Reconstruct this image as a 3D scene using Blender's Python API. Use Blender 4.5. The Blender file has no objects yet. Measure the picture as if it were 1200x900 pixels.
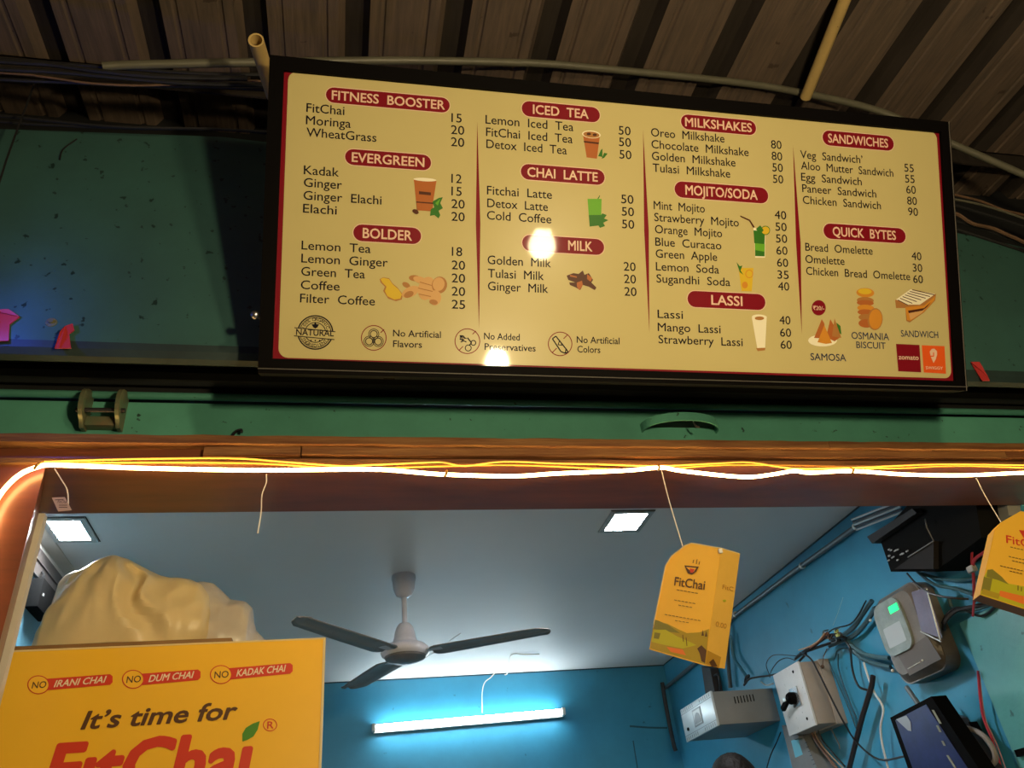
import bpy, bmesh, math, random
from mathutils import Vector, Matrix, noise
random.seed(7)
V = Vector
COL = bpy.context.scene.collection
SC = bpy.context.scene

# ------------------------------------------------------------------ camera
H = 1.5                      # eye height; helper coordinates below are relative to the eye
PITCH, YAW, ROLL, F = 0.58742912, 0.2499381, -0.11621462, 924.397
cp, sp, cy, sy = math.cos(PITCH), math.sin(PITCH), math.cos(YAW), math.sin(YAW)
FW = V((sy*cp, cy*cp, sp)); R0 = V((cy, -sy, 0)); U0 = R0.cross(FW)
RT = R0*math.cos(ROLL) + U0*math.sin(ROLL)
UP = -R0*math.sin(ROLL) + U0*math.cos(ROLL)
cam = bpy.data.cameras.new('camera'); co = bpy.data.objects.new('camera', cam); COL.objects.link(co)
cam.sensor_fit = 'HORIZONTAL'; cam.sensor_width = 36; cam.lens = F*36/1200
cam.clip_start = .02; cam.clip_end = 100
m = Matrix((RT, UP, -FW)).transposed().to_4x4(); m.translation = V((0, 0, H)); co.matrix_world = m
SC.camera = co
# ------------------------------------------------------------------ world (night street) + exposure
w = bpy.data.worlds.new('world'); SC.world = w; w.use_nodes = True
bg = w.node_tree.nodes['Background']; bg.inputs[0].default_value = (.030, .026, .024, 1); bg.inputs[1].default_value = 1.0
SC.view_settings.view_transform = 'Standard'; SC.view_settings.look = 'None'
SC.view_settings.gamma = 1; SC.view_settings.use_curve_mapping = False
SC.view_settings.exposure = 0.0
# lamp strengths (each lamp is a real object built further down)
L_BULB_HIGH, L_BULB_LOW = 260.0, 760.0
L_ROPE, L_ROPE_DIM = 24.0, .35
L_PANEL, L_TUBE, L_BLUE = 215.0, 42.0, 36.0

# ------------------------------------------------------------------ measuring helpers
E = 0.82                     # shop-front coordinates are measured in units of .82 m
def ray(x, y): return FW + RT*((x-600)/F) - UP*((y-450)/F)
def aX(x, y, X): v = ray(x, y); return v*(X/v.x)
def aY(x, y, Y): v = ray(x, y); return v*(Y/v.y)
def aZ(x, y, Z): v = ray(x, y); return v*(Z/v.z)
def proj(p): return V((RT.dot(p)/FW.dot(p)*F+600, 450-UP.dot(p)/FW.dot(p)*F))

# ------------------------------------------------------------------ materials
def srgb(r, g, b):
    f = lambda c: (c/255/12.92) if c/255 <= .04045 else ((c/255+.055)/1.055)**2.4
    return (f(r), f(g), f(b), 1)
MATS = {}
def mat(name, col, rough=.5, metal=0, var=0, vscale=8, stretch=(1,1,1), bump=0, bscale=30, spots=None, emit=0, trans=0,
        coat=0, alpha=1, var_col=None, transl=0, spec=.5, streak=None):
    if name in MATS: return MATS[name]
    m = bpy.data.materials.new(name); m.use_nodes = True; nt = m.node_tree; N = nt.nodes; L = nt.links
    b = N['Principled BSDF']; b.inputs['Base Color'].default_value = col
    b.inputs['Roughness'].default_value = rough; b.inputs['Metallic'].default_value = metal
    b.inputs['Coat Weight'].default_value = coat; b.inputs['Coat Roughness'].default_value = .05
    b.inputs['Specular IOR Level'].default_value = spec
    if emit:
        b.inputs['Emission Color'].default_value = col; b.inputs['Emission Strength'].default_value = emit
    if trans: b.inputs['Transmission Weight'].default_value = trans
    if alpha < 1: b.inputs['Alpha'].default_value = alpha
    tc = N.new('ShaderNodeTexCoord'); mp = N.new('ShaderNodeMapping'); L.new(tc.outputs['Object'], mp.inputs[0])
    mp.inputs['Scale'].default_value = stretch
    out = None
    if var:
        n = N.new('ShaderNodeTexNoise'); n.inputs['Scale'].default_value = vscale; n.inputs['Detail'].default_value = 6
        n.inputs['Roughness'].default_value = .65
        L.new(mp.outputs[0], n.inputs['Vector'])
        r = N.new('ShaderNodeMapRange'); r.inputs[1].default_value = .3; r.inputs[2].default_value = .7
        L.new(n.outputs[0], r.inputs[0])
        mx = N.new('ShaderNodeMix'); mx.data_type = 'RGBA'
        mx.inputs[6].default_value = col
        vc = var_col or tuple(c*(1-var) for c in col[:3])+(1,)
        mx.inputs[7].default_value = vc
        L.new(r.outputs[0], mx.inputs[0]); out = mx.outputs[2]
    if spots:
        n = N.new('ShaderNodeTexNoise'); n.inputs['Scale'].default_value = spots[1]; n.inputs['Detail'].default_value = 3
        L.new(tc.outputs['Object'], n.inputs['Vector'])
        r = N.new('ShaderNodeMapRange'); r.inputs[1].default_value = spots[2]; r.inputs[2].default_value = spots[2]+.03
        L.new(n.outputs[0], r.inputs[0])
        mx = N.new('ShaderNodeMix'); mx.data_type = 'RGBA'
        if out: L.new(out, mx.inputs[6])
        else: mx.inputs[6].default_value = col
        mx.inputs[7].default_value = spots[0]; L.new(r.outputs[0], mx.inputs[0]); out = mx.outputs[2]
    if out: L.new(out, b.inputs['Base Color'])
    if bump:
        n = N.new('ShaderNodeTexNoise'); n.inputs['Scale'].default_value = bscale; n.inputs['Detail'].default_value = 5
        L.new(mp.outputs[0], n.inputs['Vector'])
        bp = N.new('ShaderNodeBump'); bp.inputs['Strength'].default_value = bump; bp.inputs['Distance'].default_value = .01
        L.new(n.outputs[0], bp.inputs['Height']); L.new(bp.outputs[0], b.inputs['Normal'])
    if transl:
        t = N.new('ShaderNodeBsdfTranslucent'); t.inputs[0].default_value = col
        ms = N.new('ShaderNodeMixShader'); ms.inputs[0].default_value = transl
        L.new(b.outputs[0], ms.inputs[1]); L.new(t.outputs[0], ms.inputs[2])
        L.new(ms.outputs[0], N['Material Output'].inputs[0])
    MATS[name] = m; return m

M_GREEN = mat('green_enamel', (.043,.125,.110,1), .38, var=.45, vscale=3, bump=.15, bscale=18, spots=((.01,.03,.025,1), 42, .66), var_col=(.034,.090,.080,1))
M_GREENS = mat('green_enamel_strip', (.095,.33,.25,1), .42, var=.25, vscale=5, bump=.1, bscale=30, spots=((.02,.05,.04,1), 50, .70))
M_SHADEG = mat('dirty_green_lip', (.018,.040,.038,1), .6, var=.4, vscale=12)  # green darkened to paint shade onto the rounded lip of the shutter box
M_VOID = mat('sooty_shutter_steel', (.012,.013,.014,1), .7, var=.4, vscale=6)  # near-black, paints in the shade of the shutter gap; also other dark steel
M_BLACK = mat('black_frame_metal', (.003,.0025,.0025,1), .6, spec=.04, bump=.05, bscale=60)
M_ROOF = mat('weathered_roof_sheet', (.155,.108,.078,1), .6, var=.45, vscale=10, stretch=(6,.5,1), bump=.25, bscale=14, var_col=(.080,.062,.050,1), spots=((.06,.04,.03,1), 24, .69))
M_ROOFD = mat('dark_roof_rib', (.040,.032,.027,1), .8, spec=.2, var=.5, vscale=8, stretch=(4,.4,1), bump=.2, bscale=14)  # darker roof colour for the rib recesses and purlins
M_WOODT = mat('raw_trim_wood', (.27,.13,.045,1), .65, spec=.2, var=.6, vscale=9, stretch=(.6,6,9), bump=.4, bscale=20, var_col=(.13,.045,.018,1))
M_LAM = mat('brown_glossy_laminate', (.22,.062,.028,1), .34, var=.5, vscale=5, stretch=(.5,3,3), coat=.15, bump=.02, bscale=8, var_col=(.12,.04,.022,1))
M_CEIL = mat('white_ceiling_paint', (.74,.735,.73,1), .55, var=.06, vscale=1.5, bump=.04, bscale=20)
M_BLUE = mat('blue_wall_paint', (.045,.31,.50,1), .45, var=.22, vscale=2.5, bump=.12, bscale=14, spots=((.02,.16,.24,1), 16, .72))
M_BLUEL = mat('pale_blue_wall_paint', (.10,.28,.38,1), .6, var=.3, vscale=6, bump=.15, bscale=20)
M_FLOOR = mat('grey_cement', (.18,.17,.16,1), .7, var=.35, vscale=4, bump=.2)
M_CORN = mat('cream_cornice_paint', (.62,.60,.55,1), .5, var=.1)
M_DKWOOD = mat('dark_band_paint', (.075,.065,.06,1), .5, var=.3, vscale=6, stretch=(1,.3,5))
M_CREAM = mat('cream_print_sheet', (.53,.45,.205,1), .30, coat=.22, var=.05, vscale=2, bump=.012, bscale=3, spec=.15)
M_RED = mat('maroon_print', (.19,.005,.013,1), .45, spec=.12, coat=.22)
M_INK = mat('dark_print_ink', (.006,.004,.010,1), .5, spec=.1, coat=.15)
M_PINK = mat('pale_pink_print', (.72,.50,.38,1), .4, spec=.15, coat=.22)
M_PVC = mat('cream_pvc_pipe', (.62,.44,.17,1), .4, var=.25, vscale=14, stretch=(1,.4,1), spots=((.2,.1,.03,1), 60, .70))
M_GPIPE = mat('grey_conduit', (.13,.125,.09,1), .45, var=.3, vscale=8)
M_CABLE = mat('black_cable', (.012,.012,.013,1), .5)
M_CABBR = mat('brown_cable', (.16,.09,.05,1), .6, var=.4, vscale=20)
M_WHITEP = mat('white_plastic', (.75,.74,.70,1), .4)
M_THREAD = mat('white_thread', (.80,.74,.66,1), .6)
M_YEL = mat('yellow_print', (.95,.55,.03,1), .4, var=.05, vscale=2)
M_REDP = mat('red_logo_print', (.66,.05,.022,1), .4)
M_BROWNP = mat('brown_print', (.10,.045,.018,1), .4)
M_GREENP = mat('leaf_green_print', (.07,.27,.02,1), .4)
M_OFFW = mat('cream_white_print', (.85,.74,.55,1), .4)

# ------------------------------------------------------------------ mesh builder
def thing(name, label, cat, loc, S=1.0, group=None):
    o = bpy.data.objects.new(name, None); o.empty_display_size = .05; COL.objects.link(o)
    o.location = V((loc[0]*S, loc[1]*S, loc[2]*S+H)); o['label'] = label; o['category'] = cat
    if group: o['group'] = group
    return o
def tag(o, label, cat, group=None, kind=None):
    o['label'] = label; o['category'] = cat
    if group: o['group'] = group
    if kind: o['kind'] = kind
    return o
def struct(o): o['kind'] = 'structure'; return o
def wpos(o):
    p = V(o.location)
    while o.parent: o = o.parent; p += o.location
    return p

class MB:
    """collects shapes in eye-relative coordinates (times S) and links them as one mesh object"""
    def __init__(s, S=1.0): s.v = []; s.f = []; s.m = []; s.sm = []; s.S = S; s.mats = []
    def slot(s, m):
        if m is None: return 0
        if m not in s.mats: s.mats.append(m)
        return s.mats.index(m)
    def add(s, vs, fs, m=None, smooth=False):
        k = len(s.v); s.v += [V(p) for p in vs]
        i = s.slot(m)
        for f in fs: s.f.append([k+a for a in f]); s.m.append(i); s.sm.append(smooth)
    def box(s, a, b, m=None, bev=0):
        x0, x1 = sorted((a[0], b[0])); y0, y1 = sorted((a[1], b[1])); z0, z1 = sorted((a[2], b[2]))
        s.obox(V(((x0+x1)/2, (y0+y1)/2, (z0+z1)/2)), (x1-x0, y1-y0, z1-z0), (V((1,0,0)), V((0,1,0)), V((0,0,1))), m, bev)
    def obox(s, c, d, ax=None, m=None, bev=0):
        ax = ax or (V((1,0,0)), V((0,1,0)), V((0,0,1)))
        bm = bmesh.new(); bmesh.ops.create_cube(bm, size=1)
        for v in bm.verts: v.co = V((v.co.x*d[0], v.co.y*d[1], v.co.z*d[2]))
        if bev: bmesh.ops.bevel(bm, geom=bm.edges[:], offset=bev, segments=2, affect='EDGES', profile=.6)
        s.bm(bm, m, c, ax, bool(bev))
    def bm(s, bm, m, c=V((0,0,0)), ax=None, smooth=False):
        ax = ax or (V((1,0,0)), V((0,1,0)), V((0,0,1)))
        bm.verts.ensure_lookup_table()
        s.add([c + ax[0]*v.co.x + ax[1]*v.co.y + ax[2]*v.co.z for v in bm.verts], [[v.index for v in f.verts] for f in bm.faces], m, smooth)
        bm.free()
    def prism(s, pts, ext, m=None):
        n = len(pts); pts = [V(p) for p in pts]; e = V(ext)
        # orient so first cap faces away from ext
        nn = V((0,0,0))
        for i in range(n): nn += pts[i].cross(pts[(i+1) % n])
        if nn.dot(e) > 0: pts = pts[::-1]
        s.add(pts+[p+e for p in pts], [list(range(n)), [2*n-1-i for i in range(n)]]+[[(i+1) % n, i, n+i, n+(i+1) % n] for i in range(n)], m)
    def tube(s, pts, r, m=None, seg=8, cap=True, smooth_path=0, r2=None):
        pts = [V(p) for p in pts]
        if smooth_path and len(pts) > 2:
            q = []
            P = [pts[0]*2-pts[1]]+pts+[pts[-1]*2-pts[-2]]
            for i in range(1, len(P)-2):
                for k in range(smooth_path):
                    t = k/smooth_path; a, b, c, d = P[i-1], P[i], P[i+1], P[i+2]
                    q.append(.5*((2*b)+(c-a)*t+(2*a-5*b+4*c-d)*t*t+(3*b-a-3*c+d)*t**3))
            q.append(pts[-1]); pts = q
        n = len(pts); vs = []; prev = None
        for i, p in enumerate(pts):
            d = (pts[min(i+1, n-1)]-pts[max(i-1, 0)]).normalized()
            if prev is None:
                a = V((0,0,1)) if abs(d.z) < .9 else V((1,0,0)); u = d.cross(a).normalized()
            else: u = (prev - d*prev.dot(d)).normalized()
            prev = u; v = d.cross(u)
            rr = r if r2 is None else r+(r2-r)*i/(n-1)
            for k in range(seg):
                t = 2*math.pi*k/seg; vs.append(p+u*(rr*math.cos(t))+v*(rr*math.sin(t)))
        fs = [[i*seg+k, i*seg+(k+1) % seg, (i+1)*seg+(k+1) % seg, (i+1)*seg+k] for i in range(n-1) for k in range(seg)]
        if cap: fs += [list(range(seg))[::-1], [(n-1)*seg+k for k in range(seg)]]
        s.add(vs, fs, m, True)
    def lathe(s, prof, c, m=None, seg=28, axis=None):
        ax = V(axis).normalized() if axis else V((0,0,1))
        a = V((0,0,1)) if abs(ax.z) < .9 else V((1,0,0)); u = ax.cross(a).normalized(); v = ax.cross(u)
        c = V(c); vs = []
        for (r, z) in prof:
            for k in range(seg):
                t = 2*math.pi*k/seg; vs.append(c+ax*z+u*(r*math.cos(t))+v*(r*math.sin(t)))
        fs = [[i*seg+k, i*seg+(k+1) % seg, (i+1)*seg+(k+1) % seg, (i+1)*seg+k] for i in range(len(prof)-1) for k in range(seg)]
        s.add(vs, fs, m, True)
    def ball(s, c, r, m=None, seg=12, sc=(1,1,1)):
        bm = bmesh.new(); bmesh.ops.create_uvsphere(bm, u_segments=seg, v_segments=max(6, seg//2), radius=r)
        for v in bm.verts: v.co = V((v.co.x*sc[0], v.co.y*sc[1], v.co.z*sc[2]))
        s.bm(bm, m, V(c), None, True)
    def build(s, name, m=None, parent=None, label=None):
        S = s.S; vs = [V((p.x*S, p.y*S, p.z*S+H)) for p in s.v]
        lo = V((min(p.x for p in vs), min(p.y for p in vs), min(p.z for p in vs)))
        hi = V((max(p.x for p in vs), max(p.y for p in vs), max(p.z for p in vs)))
        o0 = V(((lo.x+hi.x)/2, (lo.y+hi.y)/2, lo.z))
        me = bpy.data.meshes.new(name); me.from_pydata([p-o0 for p in vs], [], s.f)
        mats = s.mats or [m]
        for q in mats: me.materials.append(q)
        if s.mats: me.polygons.foreach_set('material_index', s.m)
        me.polygons.foreach_set('use_smooth', s.sm)
        me.update()
        o = bpy.data.objects.new(name, me); COL.objects.link(o)
        if parent: o.parent = parent; o.location = o0 - wpos(parent)
        else: o.location = o0
        if label: o['label'] = label
        if any(s.sm):
            try: me.set_sharp_from_angle(angle=math.radians(40))
            except Exception: pass
        return o

def cable(name, pts, r, m, label, S=1.0, parent=None, cat='cable', group=None, seg=6, sp=5):
    b = MB(S); b.tube(pts, r, seg=seg, smooth_path=sp); o = b.build(name, m, parent)
    if not parent: tag(o, label, cat, group)
    return o

# ------------------------------------------------------------------ flat print helpers
class Plane:
    def __init__(s, o, n, ex): s.o = V(o); s.n = V(n).normalized(); s.ex = V(ex).normalized(); s.ey = s.n.cross(s.ex)
    def hit(s, x, y, off=0):
        v = ray(x, y); return v*((s.o+s.n*off).dot(s.n)/v.dot(s.n))
    def along(s, h, x1):   # travel along ex from h until image column x1
        a = RT*F - FW*(x1-600); return h + s.ex*(-a.dot(h)/a.dot(s.ex))
def glyphs(txt, offset=0, shear=0):
    c = bpy.data.curves.new('t', 'FONT'); c.body = txt; c.size = 1; c.offset = offset; c.shear = shear; c.resolution_u = 3
    o = bpy.data.objects.new('t', c); COL.objects.link(o)
    dg = bpy.context.evaluated_depsgraph_get(); dg.update()
    me = bpy.data.meshes.new_from_object(o.evaluated_get(dg))
    vs = [v.co.copy() for v in me.vertices]; fs = [list(p.vertices) for p in me.polygons]
    bpy.data.objects.remove(o); bpy.data.curves.remove(c); bpy.data.meshes.remove(me)
    return vs, fs
CAP = None
def text(mb, pl, txt, p0, x1, cap, off, m=None, bold=0, shear=0, p1=None):
    """txt from pixel p0 (baseline left) to image column x1 (or to pixel p1), cap height in pixels"""
    global CAP
    if CAP is None: vs, _ = glyphs('H'); CAP = max(v.y for v in vs)
    h0 = pl.hit(p0[0], p0[1], off)
    h1 = pl.hit(p1[0], p1[1], off) if p1 else pl.along(h0, x1)
    ex = (h1-h0); wd = ex.length; ex = ex.normalized(); ey = pl.n.cross(ex)
    if ey.z < 0: ey = -ey
    pxl = (proj(h0+ey*.01)-proj(h0)).length/.01
    ch = cap/pxl
    vs, fs = glyphs(txt, 0, shear)
    x0 = min(v.x for v in vs); xw = max(v.x for v in vs)-x0
    sh_ = [(0, 0)] if bold <= 0 else [(bold*math.cos(a), bold*math.sin(a)) for a in [6.2832*q/(20 if bold > .02 else 5) for q in range(20 if bold > .02 else 5)]]
    for k, (dx, dy) in enumerate(sh_):
        mb.add([h0 + ex*((v.x+dx-x0)/xw*wd) + ey*((v.y+dy)/CAP*ch) + pl.n*(.00002*k) for v in vs], fs, m)
def poly(mb, pl, pts, off, m=None):
    q = [pl.hit(x, y, off) for x, y in pts]; nn = V((0,0,0))
    for i in range(len(q)): nn += q[i].cross(q[(i+1) % len(q)])
    if nn.dot(pl.n) < 0: q = q[::-1]
    mb.add(q, [list(range(len(q)))], m)
def ell(cx, cy, rx, ry, a=0, n=18):
    return [(cx+rx*math.cos(t)*math.cos(a)-ry*math.sin(t)*math.sin(a), cy+rx*math.cos(t)*math.sin(a)+ry*math.sin(t)*math.cos(a))
            for t in [2*math.pi*k/n for k in range(n)]]
def ring(mb, pl, cx, cy, r0, r1, off, m=None, n=36, ry=1.0):
    vs = [pl.hit(cx+r*math.cos(t), cy+r*ry*math.sin(t), off) for r in (r0, r1) for t in [2*math.pi*k/n for k in range(n)]]
    fs = [[k, (k+1) % n, n+(k+1) % n, n+k][::-1] for k in range(n)]
    mb.add(vs, fs, m)
def stroke(mb, pl, pts, wpx, off, m=None):
    for (x0, y0), (x1, y1) in zip(pts, pts[1:]):
        d = math.hypot(x1-x0, y1-y0) or 1; nx, ny = -(y1-y0)/d*wpx/2, (x1-x0)/d*wpx/2
        poly(mb, pl, [(x0+nx, y0+ny), (x1+nx, y1+ny), (x1-nx, y1-ny), (x0-nx, y0-ny)], off, m)

# =================================================================== SETTING: interior shell (metres)
XL, XR, YB, ZC = -1.09, 2.15, 5.19, 1.29
YI = 2.41*E
ZF = .2-H
b = MB(); b.box((XL-.1, YI-.02, ZC), (XR+1.2, YB+.12, ZC+.1)); struct(b.build('ceiling', M_CEIL))
b = MB(); b.box((XL-.1, YB, ZF), (XR+.1, YB+.1, ZC)); struct(b.build('wall_back', M_BLUE))
b = MB(); b.box((XR, YI, ZF), (XR+.1, YB, ZC)); struct(b.build('wall_right', M_BLUE))
b = MB(); b.box((XL-.1, YI, ZF), (XL, YB, ZC)); struct(b.build('wall_left', M_BLUEL))
b = MB(); b.box((XL-.1, 2.1*E, ZF-.1), (XR+1.2, YB+.1, ZF)); struct(b.build('floor', mat('pale_floor_tile', (.50,.49,.47,1), .3, var=.1)))
b = MB(); b.box((-4, -4, -H-.05), (6, 2.1*E, -H)); struct(b.build('pavement', M_FLOOR))
b = MB(); b.box((-1.09, YI+.001, ZC-.006), (-1.03, YB, ZC)); b.box((-1.09, YI+.001, ZC-.022), (-1.078, YB, ZC-.006)); struct(b.build('trim_1', M_CORN))
b = MB(); b.box((XL, YI+.001, ZC-.115), (XL+.012, YB, ZC-.022)); b.box((XL, YI+.001, ZC-.07), (XL+.018, YB, ZC-.064)); struct(b.build('trim_2', M_DKWOOD))
# thin dark strips painting the shadow line between ceiling and walls
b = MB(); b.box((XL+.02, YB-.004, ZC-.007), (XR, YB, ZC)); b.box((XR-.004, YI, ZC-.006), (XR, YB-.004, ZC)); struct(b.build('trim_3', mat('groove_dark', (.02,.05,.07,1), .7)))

# =================================================================== SETTING: shop front (units of E)
b = MB(E); b.box((-4, 2.1, 1.36), (5, 2.41, 2.66)); struct(b.build('wall_front', M_VOID))
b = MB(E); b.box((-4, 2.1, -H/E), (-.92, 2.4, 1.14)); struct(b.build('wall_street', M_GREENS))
b = MB(E); b.box((-4, 2.1, 1.218), (5, 2.16, 1.345)); b.box((-4, 2.13, 1.14), (5, 2.2, 1.218), M_VOID) if False else None
struct(b.build('trim_4', M_GREENS))
b = MB(E)
b.box((-.93, 2.104, 1.137), (5, 2.41, 1.2175)); struct(b.build('trim_9', M_LAM))
# splayed glossy jamb on the left
b = MB(E); b.prism([(-.80, 2.104, 1.137), (-.90, 2.408, 1.137), (-1.1, 2.408, 1.137), (-1.1, 2.104, 1.137)], (0, 0, -1.137+(.2-H)/E)); struct(b.build('trim_10', M_LAM))
b = MB(E); b.box((-.90, 2.40, (.2-H)/E), (-.880, 2.425, 1.134)); struct(b.build('trim_5', M_CORN))
# wooden trim boards above the opening
def plank(x0, x1, y0, z0, z1, ph):
    b = MB(E); n = max(4, int((x1-x0)/.06)); pf = []
    for i in range(n+1):
        x = x0+(x1-x0)*i/n
        a = .0035*noise.noise(V((x*7, ph, 0))); c = .0035*noise.noise(V((x*9, ph+5, 0))); d = .003*noise.noise(V((x*5, ph+9, 0)))
        pf.append([(x, y0+d, z0+a), (x, y0+d, z1+c), (x, 2.104, z1+c), (x, 2.104, z0+a)])
    vs = [p for q in pf for p in q]
    fs = [[i*4+k, i*4+(k+1) % 4, i*4+4+(k+1) % 4, i*4+4+k] for i in range(n) for k in range(4)]+[[3, 2, 1, 0], [n*4, n*4+1, n*4+2, n*4+3]]
    b.add(vs, fs); return b
frame = bpy.data.objects.new('trim_6', None); COL.objects.link(frame); frame.location = (0, 2.1*E, 1.19*E+H); frame['kind'] = 'structure'
xa = aY(238, 533, 2.08).x; xb = aY(352, 533, 2.08).x
plank(-3, 1.6, 2.066, 1.190, 1.216, 1).build('plank', M_WOODT, frame)
plank(1.602, 5, 2.066, 1.190, 1.216, 2).build('plank', M_WOODT, frame)
plank(xa, xb, 2.080, 1.160, 1.188, 3).build('plank', M_WOODT, frame)
plank(xb+.004, 2.3, 2.080, 1.162, 1.189, 4).build('plank', M_WOODT, frame)
plank(2.303, 5, 2.080, 1.162, 1.188, 5).build('plank', M_WOODT, frame)
plank(-3, 5, 2.092, 1.139, 1.154, 6).build('plank', M_WOODT, frame)
# steel rail above the green strip
b = MB(E); b.tube([(-4, 2.088, 1.361), (5, 2.088, 1.361)], .0115, seg=12); struct(b.build('trim_7', M_GREENS))
# shutter box of green painted steel
sb = MB(E)
xs = [-4, -1.2, -.43, 1.0, 2.34, 2.62, 5]; zt = [2.17, 2.19, 2.25, 2.17, 2.045, 1.99, 1.9]
prof = [(1.85, 1.376), (1.853, 1.355), (1.865, 1.338), (1.882, 1.332), (1.897, 1.34), (1.90, 1.37), (1.90, 1.40)]
cols = []
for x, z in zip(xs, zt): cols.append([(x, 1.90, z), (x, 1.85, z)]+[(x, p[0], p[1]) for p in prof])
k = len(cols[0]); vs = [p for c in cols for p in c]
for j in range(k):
    sb.add(vs, [[i*k+j, i*k+(j+1) % k, (i+1)*k+(j+1) % k, (i+1)*k+j] for i in range(len(cols)-1)], M_SHADEG if j >= 2 else M_GREEN)
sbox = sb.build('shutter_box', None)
tag(sbox, 'long green painted steel shutter box behind the menu board, above the shop door', 'shutter box')
# rolled shutter inside the box, slats seen in the dark gap
sh = thing('rolling_shutter', 'dark rolled up steel shutter in the gap under the green box', 'shutter', (0.5, 2.02, 1.39), E)
for i in range(5):
    b = MB(E); z = 1.385+i*.06
    b.tube([(-3.9, 2.07-.012*i, z+.03), (4.9, 2.07-.012*i, z+.03)], .028, seg=8); b.build('slat', M_VOID, sh)
# gap-top sheet closing the shutter box
b = MB(E); b.box((-4, 1.9, 1.80), (5, 2.1, 1.82)); b.build('cover_sheet', M_VOID, sbox)

# =================================================================== corrugated awning
def roofz(y): return 2.55+.0727*(y-1.6)
aw = thing('corrugated_awning', 'brown weathered corrugated metal awning roof over the menu board', 'awning', (.5, 0, 2.5), E)
PIT = .335; X0 = -.84-PIT*8
ribs = 0
for sidx in range(7):
    b = MB(E); nr = 3; base = X0+sidx*nr*PIT
    pr = []       # (x, dz, dark)
    for r_ in range(nr):
        c = base+r_*PIT+PIT/2
        pr += [(c-PIT/2, 0, 0), (c-.105, 0, 0), (c-.1, .007, 0), (c-.09, .007, 0), (c-.085, 0, 0), (c-.052, 0, 0), (c-.030, .045, 1), (c+.030, .045, 0), (c+.052, 0, 0), (c+.085, 0, 0), (c+.09, .007, 0), (c+.1, .007, 0), (c+.105, 0, 0)]
    pr.append((base+nr*PIT+.03, -.003, 0))
    off = -.004*(sidx % 2)
    ys = [-1.8, 0, 1.2, 2.6]
    vs = [(x, y, roofz(y)+dz+off) for y in ys for (x, dz, d) in pr]
    n = len(pr)
    for j in range(len(ys)-1):
        for i in range(n-1):
            mm = M_ROOFD if pr[i][1] == .045 else M_ROOF
            b.add([vs[j*n+i], vs[j*n+i+1], vs[(j+1)*n+i+1], vs[(j+1)*n+i]], [[3, 2, 1, 0]], mm)
    o = b.build('roof_sheet', None, aw)
    md = o.modifiers.new('s', 'SOLIDIFY'); md.thickness = .003; md.offset = -1
for (yy, hh, sx) in ((1.87, .095, 1), (.2-1.4, .06, 1)):
    b = MB(E); zz = roofz(yy)-.006
    b.box((-3.4, yy-.03, zz-hh), (3.8, yy-.022, zz)); b.box((-3.4, yy-.03, zz-.008), (3.8, yy+.03, zz)); b.build('purlin', M_ROOFD, aw)
# =================================================================== menu board
BO = [V((-.225,1.351,1.998)), V((1.891,1.322,1.979)), V((1.891,1.730,1.205)), V((-.225,1.758,1.223))]
bex = (BO[1]-BO[0]).normalized(); bey = (BO[0]-BO[3]).normalized(); bn = bex.cross(bey).normalized()
if bn.y > 0: bn = -bn
BP = Plane(BO[0], bn, bex)
# outer plane = frame front; print sheet sits a little behind
board = thing('menu_board', 'wide cream menu board in a black frame with red headings above the doorway', 'menu board', ((BO[2]+BO[3])/2), E)
PO = -.012
def bq(x, y, off): return BP.hit(x, y, off)
inner = [bq(332.5, 82, PO), bq(1103.5, 154.5, PO), bq(1120.5, 446.5, PO), bq(319, 420, PO)]
W = (BO[1]-BO[0]).length; HT = (BO[0]-BO[3]).length
def fr_bar(name, a, b_, c, d):
    m_ = MB(E); q = [a, b_, c, d]; m_.prism(q, -bn*.062); o = m_.build(name, M_BLACK, board); return o
inn = [BP.hit(332.5, 82), BP.hit(1103.5, 154.5), BP.hit(1120.5, 446.5), BP.hit(319, 420)]
for i in range(4):
    fr_bar('frame_bar', BO[i], BO[(i+1) % 4], inn[(i+1) % 4], inn[i])
# thin bead on the frame, its paler colour painting a lit edge
def lip(a, b_):
    m_ = MB(E); m_.tube([a+bn*.002, b_+bn*.002], .0016, seg=5); m_.build('frame_bead', mat('pale_edge', (.10,.09,.08,1), .4), board)
lip(BO[3]+bey*.012, BO[2]+bey*.012); lip(BO[2]-bex*.005, BO[1]-bex*.005)
m_ = MB(E); m_.prism([p-bn*.045 for p in BO], -bn*.012); m_.build('back_sheet', M_BLACK, board)
m_ = MB(E); m_.prism([p+(p-sum(inner, V((0,0,0)))/4)*.005 for p in inner], -bn*.01, M_RED); m_.build('border_sheet', M_RED, board, 'maroon border sheet')
# cream sheet with rounded corners
cr = [BP.hit(338, 83.3, PO+.0008), BP.hit(1097.5, 154.6, PO+.0008), BP.hit(1115.2, 443.5, PO+.0008), BP.hit(326, 419.0, PO+.0008)]
def rounded(q, r, n=6):
    out = []
    for i in range(4):
        p = q[i]; a = (q[i-1]-p).normalized(); c = (q[(i+1) % 4]-p).normalized()
        for k in range(n+1):
            t = k/n*math.pi/2
            out.append(p+a*r*(1-math.sin(t))+c*r*(1-math.cos(t)))
    return out
m_ = MB(E); q = rounded(cr, .025); nn = V((0,0,0))
for i in range(len(q)): nn += q[i].cross(q[(i+1) % len(q)])
if nn.dot(bn) < 0: q = q[::-1]
m_.add(q, [list(range(len(q)))], M_CREAM); m_.build('print_sheet', M_CREAM, board, 'glossy cream printed sheet')
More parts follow.
